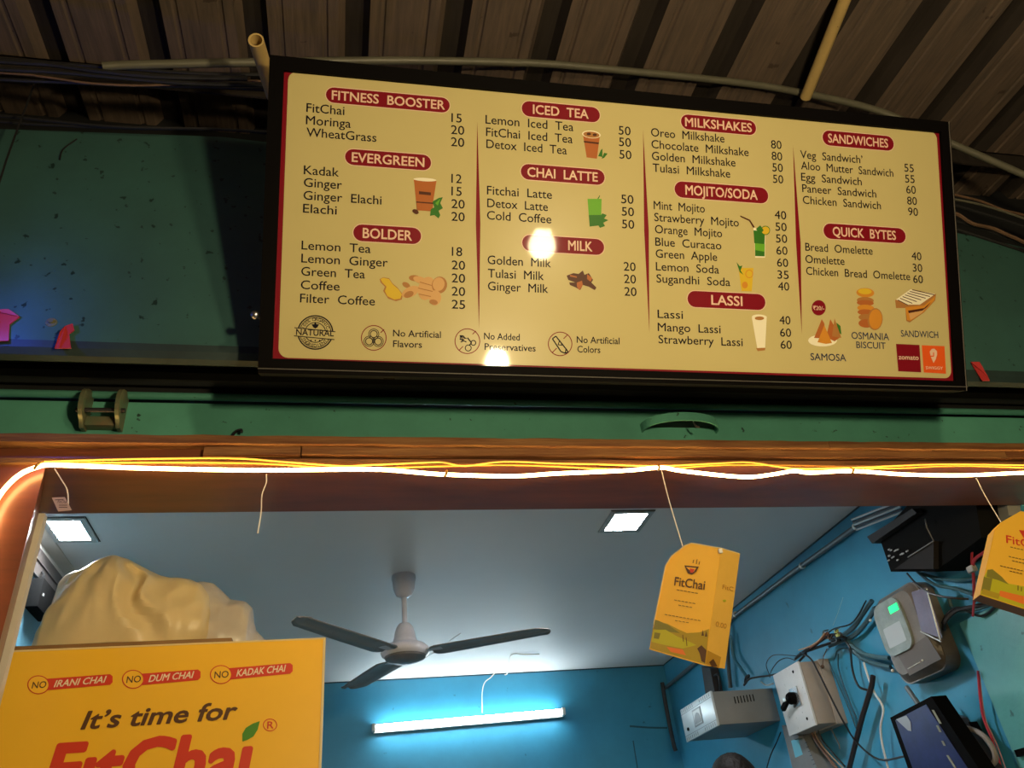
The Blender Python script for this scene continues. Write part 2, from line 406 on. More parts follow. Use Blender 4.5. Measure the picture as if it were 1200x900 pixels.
# brackets tying the board to the shutter box
for x in (.1, 1.55):
    b = MB(E); b.box((x, 1.79, 1.30), (x+.03, 1.853, 1.308)); b.box((x, 1.79, 1.24), (x+.03, 1.796, 1.308)); b.build('bracket', M_BLACK, board)
b = MB(E); c = aY(299, 369, 1.69); b.ball(c, .012, seg=10); b.tube([c, c+V((.04, .03, 0))], .006); b.build('bolt', mat('zinc', (.5,.5,.55,1), .3, 1), board, 'small silver bolt at left edge')

T1, T2, T3 = PO+.0014, PO+.0022, PO+.0030
HEADS = [('FITNESS  BOOSTER', 382, 110.6, 527, 389, 521, 18), ('EVERGREEN', 404.4, 183.3, 505.2, 412.5, 497, 18.5), ('BOLDER', 414, 272.2, 493.5, 425.3, 482.5, 19.5),
         ('ICED  TEA', 611.4, 126.7, 703, 624.7, 689.5, 18), ('CHAI  LATTE', 610.3, 200.7, 708.6, 618.2, 700.3, 18.3), ('MILK', 612, 284.2, 708, 666, 694, 19),
         ('MILKSHAKES', 798, 142.2, 886, 803, 881, 17.5), ('MOJITO/SODA', 790.5, 221.4, 900.3, 803.3, 887.7, 19), ('LASSI', 805.6, 350, 897, 833.7, 870, 19),
         ('SANDWICHES', 963.9, 161, 1047.4, 970.6, 1040.8, 17.5), ('QUICK  BYTES', 965, 270.3, 1061.3, 976, 1050, 18)]
def pill(mb, x0, y0, x1, h, off, m, grow=0):
    a = BP.hit(x0, y0, off); c = BP.along(a, x1)
    pxl = (proj(a+bey*.01)-proj(a)).length/.01; r = h/2/pxl+grow
    a = a+bex*(h/2/pxl); c = c-bex*(h/2/pxl); q = []
    for k in range(11): t = math.pi/2+math.pi*k/10; q.append(a+bex*(r*math.cos(t))+bey*(r*math.sin(t)))
    for k in range(11): t = -math.pi/2+math.pi*k/10; q.append(c+bex*(r*math.cos(t))+bey*(r*math.sin(t)))
    if (q[1]-q[0]).cross(q[12]-q[1]).dot(bn) < 0: q = q[::-1]
    mb.add(q, [list(range(len(q)))], m)
for (s_, x0, y0, x1, t0, t1, h) in HEADS:
    mb = MB(E); pill(mb, x0, y0, x1, h, T1-.0004, M_PINK, .0025); pill(mb, x0, y0, x1, h, T1, M_RED)
    hd = mb.build('heading_badge', None, board)
    tb = MB(E)
    a = BP.hit(x0, y0, T2); a = BP.along(a, t0)
    pxl = (proj(a+bey*.01)-proj(a)).length/.01; cap = h*.58
    a2 = a-bey*(cap/2/pxl); pa = proj(a2)
    text(tb, BP, s_, (pa.x, pa.y), t1, cap, T2, M_PINK, bold=.018)
    tb.build('heading_lettering', M_PINK, hd)
ITEMS = [ # text, x0, baseline y, x1
 ('FitChai',359,131,403.5),('Moringa',358.5,145.5,411),('WheatGrass',359,159.7,441),('15',529,142.8,541),('20',528.5,156.8,544),('20',528.5,171,544),
 ('Kadak',356,204,397),('Ginger',356,218.6,400.6),('Ginger  Elachi',355.6,233.7,447),('Elachi',355,249,394.5),('12',529,214,541),('15',529,228.8,541),('20',529,243.6,544.5),('20',529,258.5,544.5),
 ('Lemon  Tea',353.3,292.2,434.3),('Lemon  Ginger',353,307.5,454.3),('Green  Tea',352.9,322.8,427.6),('Coffee',352.4,338.6,397.9),('Filter  Coffee',351.5,354.3,439.3),
 ('18',529.5,299.6,541.6),('20',529.3,315.4,545),('20',529.3,330.7,545),('20',529.3,346.2,545),('25',529.3,361.5,545),
 ('Lemon  Iced  Tea',569,144.7,672),('FitChai  Iced  Tea',569.6,159.3,671),('Detox  Iced  Tea',570,173.3,664.3),('50',725,157.5,739),('50',725.5,171,739.5),('50',726,185.6,740),
 ('Fitchai  Latte',570.7,227.7,646.8),('Detox  Latte',571,242.6,642),('Cold  Coffee',570.7,257,646),('50',728,238,742.4),('50',728.7,252.5,743),('50',729,267.3,743.3),
 ('Golden  Milk',571.4,309.3,645.6),('Tulasi  Milk',571.8,325,637.3),('Ginger  Milk',571.8,340,642.3),('20',731,317,744.9),('20',731.4,331.6,745.3),('20',731.8,346.4,746),
 ('Oreo  Milkshake',763,159.5,849),('Chocolate  Milkshake',763.5,173.4,877.4),('Golden  Milkshake',764,187.2,862),('Tulasi  Milkshake',765,201.1,855.8),
 ('80',903.7,173.7,916),('80',904.4,187.2,916.8),('50',905.3,200.7,917.5),('50',906,214.2,918),
 ('Mint  Mojito',766.2,245,826),('Strawberry  Mojito',766.9,259,865.9),('Orange  Mojito',767.6,273.1,846.3),('Blue  Curacao',768,287.8,845.4),('Green  Apple',768.5,301.7,840.5),
 ('Lemon  Soda',768.7,316.7,842.7),('Sugandhi  Soda',769.4,330.9,855.8),
 ('40',908,256.3,921.5),('50',908.9,270.2,922),('50',909.5,284,922.6),('60',910,298,923),('60',910.7,312.2,923.8),('35',911.3,326.4,924.4),('40',912,340,925),
 ('Lassi',770.7,372.5,800.4),('Mango  Lassi',770.9,387.8,844.5),('Strawberry  Lassi',771.8,402.2,870.4),('40',913.6,379.7,926.4),('60',914.3,394.3,927.2),('60',915,408.5,928),
 ('Veg  Sandwich\u2019',938,185.3,1011),('Aloo  Mutter  Sandwich',938.9,198.3,1047),('Egg  Sandwich',939,211.6,1010),('Paneer  Sandwich',940.3,225,1027),('Chicken  Sandwich',941,238.6,1032.5),
 ('55',1060,201,1071),('55',1060.9,213.8,1072),('60',1062.2,226.4,1073.4),('80',1063.3,239.5,1074.7),('90',1064.5,252.3,1076),
 ('Bread  Omelette',943.9,293.7,1022.8),('Omelette',944,307.9,989.8),('Chicken  Bread  Omelette',944.8,321.8,1066.7),('40',1068.5,304.4,1080),('30',1069.9,318.2,1081),('60',1070.4,331.4,1081.8)]
for (s_, x0, y0, x1) in ITEMS:
    ck = 0 if x0 < 560 else 1 if x0 < 755 else 2 if x0 < 930 else 3
    mb = MB(E); cap = (10.2, 10.0, 9.6, 9.2)[ck]
    text(mb, BP, s_, (x0, y0), x1, cap, T1, M_INK, bold=.006)
    mb.build('price_figure' if s_.isdigit() else 'menu_line', M_INK, board)
# captions and small print
mb = MB(E)
for (s_, x0, y0, x1, cp_) in [('SAMOSA',950,421.9,991.6,8),('OSMANIA',998,397,1042,8),('BISCUIT',1003.7,407.7,1038,7.5),('SANDWICH',1056,394.4,1099.6,7.5)]:
    text(mb, BP, s_, (x0, y0), x1, cp_, T1, mat('teal_maroon_ink', (.02,.03,.07,1), .4), bold=.012)
for (s_, x0, y0, x1) in [('No Artificial',460.6,394,516.5),('Flavors',460.6,406.5,494.4),('No Added',567.3,397.5,609),('Preservatives',568,409.9,627.6),('No Artificial',676,401.6,726),('Colors',676.7,412.8,703.5)]:
    text(mb, BP, s_, (x0, y0), x1, 7.6, T1, M_INK, bold=.01)
mb.build('caption_lettering', None, board)
# dividers
for (a, m1, c) in (((559.3,142),(560.3,262),(561.4,386)), ((753.6,152),(757.6,270),(761,391)), ((929.3,170),(935.6,285),(939.7,392))):
    mb = MB(E); poly(mb, BP, [a, (m1[0]+2.7, m1[1]), c, (m1[0]-2.7, m1[1])], T1, M_RED); mb.build('divider', M_RED, board)
# round stamp and icons
mb = MB(E)
cx, cy_ = 369.5, 389.6
for r0, r1 in ((19.6, 21.2), (17.9, 18.7), (11.6, 12.6)): ring(mb, BP, cx, cy_, r0, r1, T1, M_INK, ry=.96)
poly(mb, BP, [(344, 384), (393, 389), (392, 398), (343.5, 393)], T2, M_CREAM)
stroke(mb, BP, [(345, 384), (393, 388.8)], 1, T3, M_INK); stroke(mb, BP, [(344.5, 393.5), (392, 398)], 1, T3, M_INK)
text(mb, BP, 'NATURAL', (347, 392.6), 391, 7.2, T3, M_INK, bold=.015)
poly(mb, BP, [(369.5,377),(371,380),(374,380),(372,383.5),(369.5,385),(367,383.5),(365,380),(368,380)], T1, M_INK)
def arc_text(s_, r, a0, a1, flip=False, cap=3.8):
    n = len(s_)
    for i, ch in enumerate(s_):
        if ch == ' ': continue
        t = math.radians(a0+(a1-a0)*i/(n-1)); px_, py_ = cx+r*math.cos(t), cy_-r*math.sin(t)
        dx, dy = (math.sin(t), math.cos(t)) if not flip else (-math.sin(t), -math.cos(t))
        w_ = 2.6
        text(mb, BP, ch, (px_-dx*w_/2, py_-dy*w_/2), 0, cap, T1, M_INK, p1=(px_+dx*w_/2, py_+dy*w_/2)) if ch not in 'I1' else stroke(mb, BP, [(px_, py_), (px_+math.cos(t)*cap*(1 if not flip else -1), py_-math.sin(t)*cap*(1 if not flip else -1))], .7, T1, M_INK)
# letters that stand along the ring (built upright around the arc by hand)
def ring_letter(ch, ang, flip):
    t = math.radians(ang); r = 13.6 if not flip else 17.2
    p = BP.hit(cx+r*math.cos(t), cy_-r*math.sin(t), T1)
    rad = (p-BP.hit(cx, cy_, T1)).normalized(); up_ = rad if not flip else -rad; rt_ = up_.cross(bn)
    if rt_.dot(bex)*up_.dot(bey) < 0 and abs(up_.dot(bey)) > .2: rt_ = -rt_
    vs, fs = glyphs(ch, .01); sc_ = .0125
    w_ = max(v.x for v in vs)+min(v.x for v in vs)
    mb.add([p+rt_*((v.x-w_/2)*sc_)+up_*(v.y*sc_) for v in vs], fs, M_INK)
for i, ch in enumerate('100% ORGANIC'):
    if ch != ' ': ring_letter(ch, 158-(158-22)*i/11, False)
for i, ch in enumerate('INGREDIENTS'): ring_letter(ch, 208+(332-208)*i/10, True)
for dx in (-5, 0, 5): poly(mb, BP, ell(cx+dx, cy_+9.5, 1, 1, n=6), T1, M_INK)
mb.build('stamp_print', None, board, 'round black organic stamp')
def icon(cx, cy_, r, draw):
    mb = MB(E); ring(mb, BP, cx, cy_, r-1.0, r, T1, M_RED); draw(mb, cx, cy_); mb.build('icon_print', None, board)
def ic1(mb, x, y):
    for dx, dy in ((0, -4.5), (-5.5, 4), (5.2, 4.2)):
        ring(mb, BP, x+dx, y+dy, 3.6, 4.6, T1, M_INK, n=20); ring(mb, BP, x+dx, y+dy, 5.6, 6.4, T1, M_INK, n=20)
    stroke(mb, BP, [(x+8, y-6), (x+12, y-10)], 1, T1, M_RED)
def ic2(mb, x, y):
    for t in (-6.5, -2.5): stroke(mb, BP, [(x-9, y+t), (x-1, y+t+3.5)], 1.2, T1, M_INK)
    stroke(mb, BP, [(x-8, y-7), (x-5, y), (x-8, y+1)], 1.2, T1, M_INK); stroke(mb, BP, [(x, y-4), (x+5, y+2), (x+2, y+5)], 1.4, T1, M_INK)
    ring(mb, BP, x+7, y+2, 2.3, 3.4, T1, M_INK, n=16); ring(mb, BP, x+1, y+8, 3, 4, T1, M_INK, n=16); ring(mb, BP, x-6, y-4, 2, 3, T1, M_INK, n=16)
    stroke(mb, BP, [(x+6, y-8), (x+10, y-12)], 1, T1, M_RED); stroke(mb, BP, [(x-10, y+11), (x-5, y+6)], 1, T1, M_RED)
def ic3(mb, x, y):
    stroke(mb, BP, [(x-9, y-6), (x-5, y-9), (x+7, y+6), (x+6, y+11), (x+1, y+9), (x-9, y-6)], 1.4, T1, M_INK)
    stroke(mb, BP, [(x-2.5, y+1), (x-.5, y-4), (x+2.5, y+1.5), (x-2.5, y+1)], 1, T1, M_INK); stroke(mb, BP, [(x+7, y+6), (x+9.5, y+9.5), (x+6, y+11)], 1.4, T1, M_INK)
    stroke(mb, BP, [(x+4, y-6), (x+9, y-11)], 1, T1, M_RED); stroke(mb, BP, [(x-9, y+10), (x-4, y+5)], 1, T1, M_RED)
icon(438, 396, 15, ic1); icon(547.7, 399.8, 15, ic2); icon(656.4, 403, 14.3, ic3)
# printed food pictures
P_OR = mat('print_tan', (.40,.12,.03,1), .4, spec=.15, coat=.2); P_DK = mat('print_dark_brown', (.08,.025,.012,1), .4, spec=.15, coat=.2); P_GR = mat('print_green', (.035,.16,.02,1), .4, spec=.15, coat=.2)
P_LG = mat('print_light_green', (.13,.38,.03,1), .4, spec=.15, coat=.2); P_GI = mat('print_ginger', (.60,.34,.13,1), .4, spec=.15, coat=.2); P_GD = mat('print_ginger_dark', (.38,.17,.05,1), .4, spec=.15, coat=.2)
P_Y = mat('print_yellow', (.62,.42,.03,1), .4, spec=.15, coat=.2); P_GO = mat('print_golden', (.58,.24,.03,1), .4, spec=.15, coat=.2); P_W = mat('print_offwhite', (.80,.75,.58,1), .4, spec=.15, coat=.2); P_OG = mat('print_orange', (.72,.10,.015,1), .4, spec=.15, coat=.2)
def pic(shapes):
    mb = MB(E)
    for i, (pts, m) in enumerate(shapes): poly(mb, BP, pts, T1+.0001*i, m)
    return mb.build('picture_print', None, board)
pic([([(485,210.5),(511.5,212),(506,247),(488.5,246)],P_OR), (ell(498,210.5,13.5,2,.06),P_W), ([(487.5,236),(508,237.5),(506.5,247),(488.5,246)],P_DK), ([(488,237.5),(507.5,239),(506,247.5),(489,246.5)],P_OR),
     (ell(487,248,4,2.6,.5),P_DK), ([(507,236),(514,232),(519,231),(516,238),(519,244),(514,247),(516,252),(514,256),(509,252),(504,253),(505,245),(509,243)],P_GR), ([(510,238),(516,233),(513,241)],P_LG), ([(491,224),(505,225.5),(505,229),(491,227.5)],P_DK)])
pic([([(445,327),(449,325),(456,326),(460,332),(466,337),(472,345),(471,351),(464,353),(455,350),(449,341),(451,336),(446,331)],P_GD), ([(446,327),(449,325.5),(456,327),(460,333),(467,339),(471,345),(469,350),(462,351),(454,347),(451,341),(453,336),(448,331)],P_Y)])
pic([(ell(486,326,7,3.6,.1),P_GD),(ell(476,334,5,3,.5),P_GD),(ell(500,338,10,14,.3),P_GI),(ell(515,334,9,10,.2),P_GD),(ell(514,333,7,8,.2),P_GI),(ell(510,349,7,9,.1),P_GI),(ell(481,342,11,6,-.45),P_GI),(ell(479,345,6,3.6,-.4),P_GD),(ell(492,328,8,4,.3),P_GI),(ell(508,354,5,3,.2),P_GD),
     ([(492,330),(506,334),(506,335),(492,331)],P_GD),([(490,337),(507,341),(507,342),(490,338)],P_GD),([(491,344),(505,347),(505,348),(491,345)],P_GD)])
pic([([(683,157),(703,159),(699.5,186),(687.5,184.5)],P_OR),(ell(693,157.5,11,4.5,.1),P_W),(ell(693,157.8,9.6,3.6,.1),P_GD),(ell(690,157,2.5,1.6),P_DK),(ell(697,158,2.5,1.6),P_DK),([(684,165),(702,167),(701.6,169),(684.4,167)],P_DK),
     ([(701,183),(704,176),(706,174),(706,184)],P_GR),([(705,186),(708,179),(712,180),(708,185)],P_GR)])
pic([([(688.5,233),(705,233),(704.5,264),(691,265.5)],P_LG),([(690,252),(705,252),(704.5,264),(691,265.5)],P_GR),([(700,262),(703,254),(706,250),(711,252),(708,256),(713,258),(707,261),(709,265),(703,267)],P_GR),([(700,233),(702.5,229),(703.2,229.5),(701.5,233)],P_GR)])
pic([([(664,323),(672,320),(678,321),(683,317),(685,322),(690,320),(695,328),(693,331),(699,337),(697,340),(690,336),(683,334),(680,340),(675,337),(668,334),(667,331),(674,331),(666,328)],P_DK),([(676,331),(682,329),(683,334),(679,340),(676,336)],P_OR),([(688,321),(694,326),(692,330),(688,327)],P_OR),([(668,322),(676,324),(676,325.5),(668,324)],P_OR)])
pic([([(883,267),(897,268),(896.5,302),(885,302)],P_W),([(883,270),(896.5,271),(896,286),(884,285)],P_GR),([(884.5,285),(896.3,286),(896,300.5),(885,300)],P_LG),([(885,293),(896,295),(896,300.5),(885,300)],P_GR),(ell(897,270,5.5,5.5),P_GR),(ell(897,270,4.6,4.6),P_Y),
     ([(867.5,252.5),(879,257.5),(884.5,266),(882.8,267),(877.8,258.8),(867.5,254)],P_DK),([(886,268),(891,264),(895,270),(890,275)],P_GR)])
pic([([(865.5,314),(883,314),(881,341.5),(869,341)],P_Y),(ell(878,321,4.6,5),P_GO),(ell(878,321,3.6,4),P_Y),(ell(873,334,3.4,4),P_GO),([(863,307),(867,312),(870,311),(868,317),(871,322),(867,319)],P_GR)])
pic([([(881,372),(898.5,372),(896.5,410),(888,411)],P_W),(ell(890,371.5,8.8,3,.05),P_W),(ell(890,373,5.5,2.2),P_GD),([(886,408),(897,407.5),(896.5,410.5),(888,411.5)],P_GD)])
pic([(ell(964,399,17,7,.0),P_W),([(954,396),(961,379),(963,374),(966,379),(969,397)],P_OR),([(968,395),(973,374),(977,381),(985,395),(978,400)],P_OR),([(958,401),(966,381),(975,402),(968,403)],P_GO),([(980,378),(985,382),(986,392),(983,390)],P_GR),([(975,394),(978,373),(981,382),(986,396)],P_GD)])
mb = MB(E); poly(mb, BP, ell(959.4, 360.7, 8.3, 9, n=24), T1, M_RED); text(mb, BP, '\u20b920/-', (953, 363), 966, 4.6, T2, M_PINK, bold=.015); mb.build('price_badge', None, board)
pic([(ell(1014,343,10.5,5.5,.05),P_GO),(ell(1014,352,10,4,.05),P_GD),(ell(1014,355,10,3.4,.05),P_OR),(ell(1014.5,361,10,4,.05),P_GO),(ell(1014.5,366,9.6,3.6,.05),P_OR),(ell(1015,372,9,4,.05),P_GD),(ell(1015,379,9,5,.05),P_OR),(ell(1025.5,374,9,13,.05),P_GD),(ell(1026,374,7.6,11.6,.05),P_GO),(ell(1013.5,341.5,8,3.4,.05),P_Y)])
sw = [([(1049,352),(1067,339),(1097,344.5),(1096,352),(1083,366),(1066,378),(1062,376),(1061,361),(1050,361)],P_GD),([(1050,351),(1067,339),(1096,344.5),(1078,357),(1062,357)],P_W)]
for k in range(7): t = k/6; sw.append(([(1052+17*t, 351-12*t), (1064+31*t, 357-12*t), (1064+31*t, 358-12*t), (1052+17*t, 352-12*t)], P_DK))
sw += [([(1061,360),(1083,358),(1096,347),(1095,352),(1083,365),(1067,376),(1063,375)],P_GO),([(1064,364),(1083,361),(1091,354),(1083,364),(1067,373)],P_DK),([(1065,367),(1081,364),(1086,360),(1080,367),(1067,375)],P_GI)]
pic(sw)
mb = MB(E); poly(mb, BP, [(1050,403),(1077.5,404.2),(1079.5,436.4),(1052.7,435)], T1, M_RED); text(mb, BP, 'zomato', (1053.2, 421), 1076.5, 5.4, T2, M_PINK, bold=.02); mb.build('logo_print', None, board, 'dark red square logo')
mb = MB(E); poly(mb, BP, [(1080.2,404.6),(1106.8,405.6),(1108.7,438),(1082.6,436.4)], T1, P_OG); text(mb, BP, 'SWIGGY', (1085, 432.6), 1105, 3.4, T2, M_PINK, bold=.02)
poly(mb, BP, [(1094,425.5),(1090.5,417.5),(1089.5,412),(1092,408.8),(1095,408.6),(1098,411.5),(1098.2,415.5),(1096.5,421)], T2, M_PINK); poly(mb, BP, [(1089.5,416.8),(1093.5,416.8),(1093.5,413),(1094.6,413),(1094.6,418),(1090,418)], T3, P_OG)
mb.build('logo_print', None, board, 'orange square logo with a pale pin')

# =================================================================== pipes, poles, cables on the shop front
b = MB(E)
cp_ = [aY(*q, 1.62) for q in [(120,78),(157,76),(305,73),(470,71),(620,74),(700,80),(850,95),(930,107),(1030,130),(1115,168),(1200,205),(1300,250)]]
cp_ += [cp_[-1]+V((.8, .05, -.1)), cp_[-1]+V((1.8, .08, -.12))]
b.tube(cp_, .0135, seg=10, smooth_path=4)
tag(b.build('conduit_pipe', M_GPIPE), 'grey bent conduit pipe running along the top edge of the menu board', 'pipe')
def hollow_pipe(p0, p1, r, label, group=None):
    b = MB(E); p0, p1 = V(p0), V(p1); L_ = (p1-p0).length
    b.lathe([(r*.78, L_), (r*.78, 0), (r, 0), (r, L_), (r*.78, L_)], p0, axis=(p1-p0), seg=20)
    return tag(b.build('pvc_pipe', M_PVC), label, 'pipe')
pz0 = aZ(1010, -50, 2.40); pz1 = aZ(944, 114, 2.44)
hollow_pipe(pz0+(pz0-pz1)*1.5, pz1, .0205, 'long cream plastic pole under the roof, above the right half of the menu board')
hollow_pipe(aY(300, 47, 1.36), aY(320, 112, 1.62), .0215, 'short cream plastic pipe end with open mouth at top left corner of the menu board')
cabs = [([(0,72),(60,76),(120,84),(190,90),(290,92)], .008, M_CABLE), ([(-20,80),(60,84),(150,92),(230,98),(330,100)], .007, M_CABLE), ([(-20,84),(50,90),(110,98),(180,100),(265,94),(320,96)], .0035, M_CABBR),
        ([(-20,68),(60,74),(140,80),(230,86),(330,88)], .006, M_CABLE), ([(-20,92),(70,96),(150,100),(250,102),(330,106)], .006, M_CABLE)]
for i, (p, r, m) in enumerate(cabs):
    cable('cable', [aY(*p[0], 1.60+.012*i)+V((-2.2, .02, -.02)), aY(*p[0], 1.60+.012*i)+V((-1.0, .01, -.05))]+[aY(x, y, 1.60+.012*i) for x, y in p], r, m, ['uppermost thick black cable in the bundle left of the menu board', 'thick black cable in the middle of the bundle under the roof', 'thin brown cable sagging below the black bundle at upper left', 'black cable lying behind the bundle close to the roof purlin', 'lowest black cable of the bundle above the green shutter box'][i], E, seg=8)
for i, (p, r) in enumerate([([(-20,134),(60,142),(140,149),(240,151),(320,155)], .005), ([(-20,141),(70,147),(160,151),(260,152),(330,158)], .004)]):
    cable('cable', [aY(*p[0], 1.80+.01*i)+V((-2.2, 0, 0)), aY(*p[0], 1.80+.01*i)+V((-1.0, 0, .01))]+[aY(x, y, 1.80+.01*i) for x, y in p], r, M_CABLE, ['black cable lying along the top edge of the green box, upper one', 'black cable lying along the top edge of the green box, lower one'][i], E)
rc = [([(1110,232),(1150,240),(1200,256),(1260,280)], .0045, M_GPIPE, 'pale grey wire in the bundle right of the menu board'),
      ([(1110,238),(1150,250),(1200,266),(1260,290)], .006, M_CABLE, 'black cable in the middle of the bundle right of the menu board'),
      ([(1100,244),(1122,251),(1140,262),(1165,268),(1190,279),(1250,300)], .007, M_CABBR, 'brown rope-like cable sagging lowest in the bundle right of the menu board'),
      ([(1110,226),(1150,236),(1175,246),(1200,252),(1260,270)], .005, M_CABBR, 'brown wire on top of the bundle right of the menu board'),
      ([(1110,256),(1150,268),(1200,286),(1260,305)], .005, M_CABLE, 'thin black cable below the bundle right of the menu board')]
for i, (p, r, m, l) in enumerate(rc): q_ = [aY(x, y, 1.76+.012*i) for x, y in p]; cable('cable', q_+[q_[-1]+V((.9, .03, -.06)), q_[-1]+V((2.0, .04, -.02))], r, m, l, E)
b = MB(E); b.tube([aY(1100, 262, 1.845), aY(1190, 291, 1.845), aY(1290, 325, 1.845)], .006, seg=6); tag(b.build('steel_rod', M_VOID), 'dark steel rod along the top edge of the green box at right', 'rod')

# lugs (lock bracket) on the green strip
lb = thing('lock_bracket', 'worn steel shutter lock bracket with two lugs on the green strip', 'bracket', aY(118, 506, 2.1), E)
M_WORN = mat('worn_green_steel', (.10,.17,.10,1), .45, metal=.3, var=.6, vscale=25, var_col=(.22,.14,.07,1))
for xc in (aY(100, 490, 2.1).x, aY(142, 490, 2.1).x):
    b = MB(E); q = []
    q = [(xc, 2.1, 1.243), (xc, 2.1, 1.357), (xc, 2.065, 1.362)]
    for k in range(9):
        t = math.pi*.45-math.pi*.9*k/8; q.append((xc, 2.055-.038*math.cos(t), 1.305+.05*math.sin(t)))
    q.append((xc, 2.07, 1.238))
    b.prism(q, (.011, 0, 0)); b.build('lug', M_WORN, lb)
xm0, xm1 = aY(100, 490, 2.1).x+.011, aY(142, 490, 2.1).x
b = MB(E); b.box((xm0, 2.07, 1.248), (xm1, 2.1, 1.278), bev=.003); b.build('base_plate', M_WORN, lb)
b = MB(E); b.tube([(xm0-.022, 2.05, 1.285), (xm1+.022, 2.05, 1.285)], .007, seg=10); b.build('pin', mat('dark_pin', (.05,.045,.05,1), .4, .6), lb)
# pull handle: curved flat bar
hb = thing('pull_handle', 'green curved flat steel pull handle on the strip under the menu board', 'handle', aY(796, 505, 2.1), E)
b = MB(E); n = 18; pr = []
x0, x1 = aY(752, 508, 2.1).x, aY(840, 508, 2.1).x
for k in range(n+1):
    t = math.pi*k/n; x = (x0+x1)/2-(x1-x0)/2*math.cos(t); y = 2.102-.085*math.sin(t)**.8
    pr.append((x, y))
for i in range(n):
    (xa_, ya), (xc, yc) = pr[i], pr[i+1]
    d = V((xc-xa_, yc-ya, 0)).normalized(); nn = V((d.y, -d.x, 0))*.005
    a_, c_ = V((xa_, ya, 0)), V((xc, yc, 0)); z0, z1 = 1.262, 1.292
    b.add([a_+V((0,0,z0)), c_+V((0,0,z0)), c_+V((0,0,z1)), a_+V((0,0,z1)), a_-nn+V((0,0,z0)), c_-nn+V((0,0,z0)), c_-nn+V((0,0,z1)), a_-nn+V((0,0,z1))],
          [[0,1,2,3],[7,6,5,4],[0,4,5,1],[3,2,6,7]])
b.build('curved_bar', M_GREENS, hb)
b = MB(E); b.box((x0+.02, 2.05, 1.283), (x1-.02, 2.10, 1.286)); b.build('back_web', M_VOID, hb)  # near-black sheet standing in for the dark inside of the handle
b = MB(E); c = aY(812, 494, 2.02); b.tube([c, c+V((.006,-.004,-.02)), c+V((.016,-.004,-.022))], .003, seg=6, smooth_path=3); b.build('wire_scrap', M_CABLE, hb)
b = MB(E); c = aY(272, 511, 2.09); b.tube([c, c+V((.012,-.01,.012)), c+V((.026,-.012,.014)), c+V((.026,-.012,.005))], .004, seg=6, smooth_path=3); tag(b.build('bent_nail', M_CABLE), 'small dark bent nail on top of the wooden trim at left', 'nail')
# screw washer + ribbon scraps on the green box
b = MB(E); c = aY(60, 378, 1.85); b.lathe([(0, .008), (.006, .008), (.007, .003), (.014, .002), (.015, 0)], c, axis=(0,-1,0), seg=14); tag(b.build('screw', M_WORN), 'round screw head with washer at left of the green box', 'screw')
M_RIB = mat('red_ribbon', (.42,.03,.03,1), .5); 
def scrap(pts, lab, mm=M_RIB):
    b = MB(E); b.prism([aY(x, y, 1.842) for x, y in pts], (0, .003, 0)); f = [pts[i] for i in range(len(pts))]
    c = aY(pts[0][0], pts[0][1], 1.835); c2 = aY(pts[1][0], pts[1][1], 1.83); c3 = aY(pts[2][0], pts[2][1], 1.84)
    b.prism([c, c2, c3], (0, .002, 0)); return tag(b.build('ribbon_scrap', mm), lab, 'ribbon')
scrap([(-12,363),(10,362),(23,371),(11,380),(10,399),(-12,400)], 'magenta red ribbon scrap at the left edge in the blue glow')
scrap([(64,408),(70,389),(76,382),(85,379),(87,387),(81,391),(83,408)], 'small red ribbon scrap stuck near the round screw')
scrap([(1138,424),(1148,424),(1157,440),(1160,446),(1152,446),(1144,434)], 'torn red ribbon scrap right of the menu board')
b = MB(E); b.tube([aY(70, 187, 1.846), aY(74, 175, 1.846), aY(90, 163, 1.846)], .0022, seg=5, smooth_path=4); tag(b.build('black_string', M_CABLE), 'short black string hanging on the green box at upper left', 'string')

# =================================================================== LED rope lights
M_ROPE = mat('warm_led_rope', (1,.66,.24,1), .4, emit=L_ROPE); M_ROPED = mat('dim_led_rope', (1,.50,.08,1), .4, emit=L_ROPE_DIM)
main = [(-32,660),(-14,610),(0,580),(22,557),(45,547),(62,545),(120,547),(180,549),(300,551),(430,550),(470,552),(520,556),(600,558),(650,555),(700,553),(740,551),(775,548),(800,552),(870,559),(905,556),(930,552),(950,554),(1000,552),(1060,556),(1130,557),(1200,554),(1290,552)]
rp = thing('led_rope_light', 'bright warm white LED rope light along the front edge of the door frame', 'rope light', aY(600, 560, 2.08), E)
b = MB(E); pts = [aY(x, y, 2.078) for x, y in main]; p0 = pts[0]; pts = [V((p0.x, p0.y, -1.2)), V((p0.x, p0.y, -.4)), V((p0.x, p0.y, .2))]+pts+[pts[-1]+V((1, 0, -.004)), pts[-1]+V((2.2, 0, 0))]
b.tube(pts, .0060, seg=8, smooth_path=4); b.build('lit_strip', M_ROPE, rp)
b = MB(E)
for (x, y) in [(44, 547), (523, 556), (772, 549), (999, 552)]:
    c = aY(x, y, 2.074); b.tube([c+V((-.006,-.004,-.01)), c+V((0,-.008,0)), c+V((.004,.01,.018))], .004, seg=6)
b.build('clip', mat('amber_clip', (.45,.22,.04,1), .4), rp)
d1 = [(52,541),(150,538),(270,537),(330,541),(400,546),(430,545),(500,542),(520,542),(545,546),(590,541),(650,543),(700,544),(770,546),(840,543),(880,542),(930,549),(1000,548),(1100,544),(1200,545),(1290,546)]
d2 = [(60,543),(160,542),(300,543),(400,549),(500,547),(600,545),(700,549),(770,550),(850,545),(950,546),(1040,549),(1120,546),(1200,548),(1290,548)]
b = MB(E); b.tube((lambda q: q+[q[-1]+V((1.0,0,.0)), q[-1]+V((2.2,0,0))])([aY(x, y, 2.082) for x, y in d1]), .0027, seg=6, smooth_path=4); tag(b.build('led_rope_light', M_ROPED), 'thin dim amber LED rope above the bright one, upper strand', 'rope light')
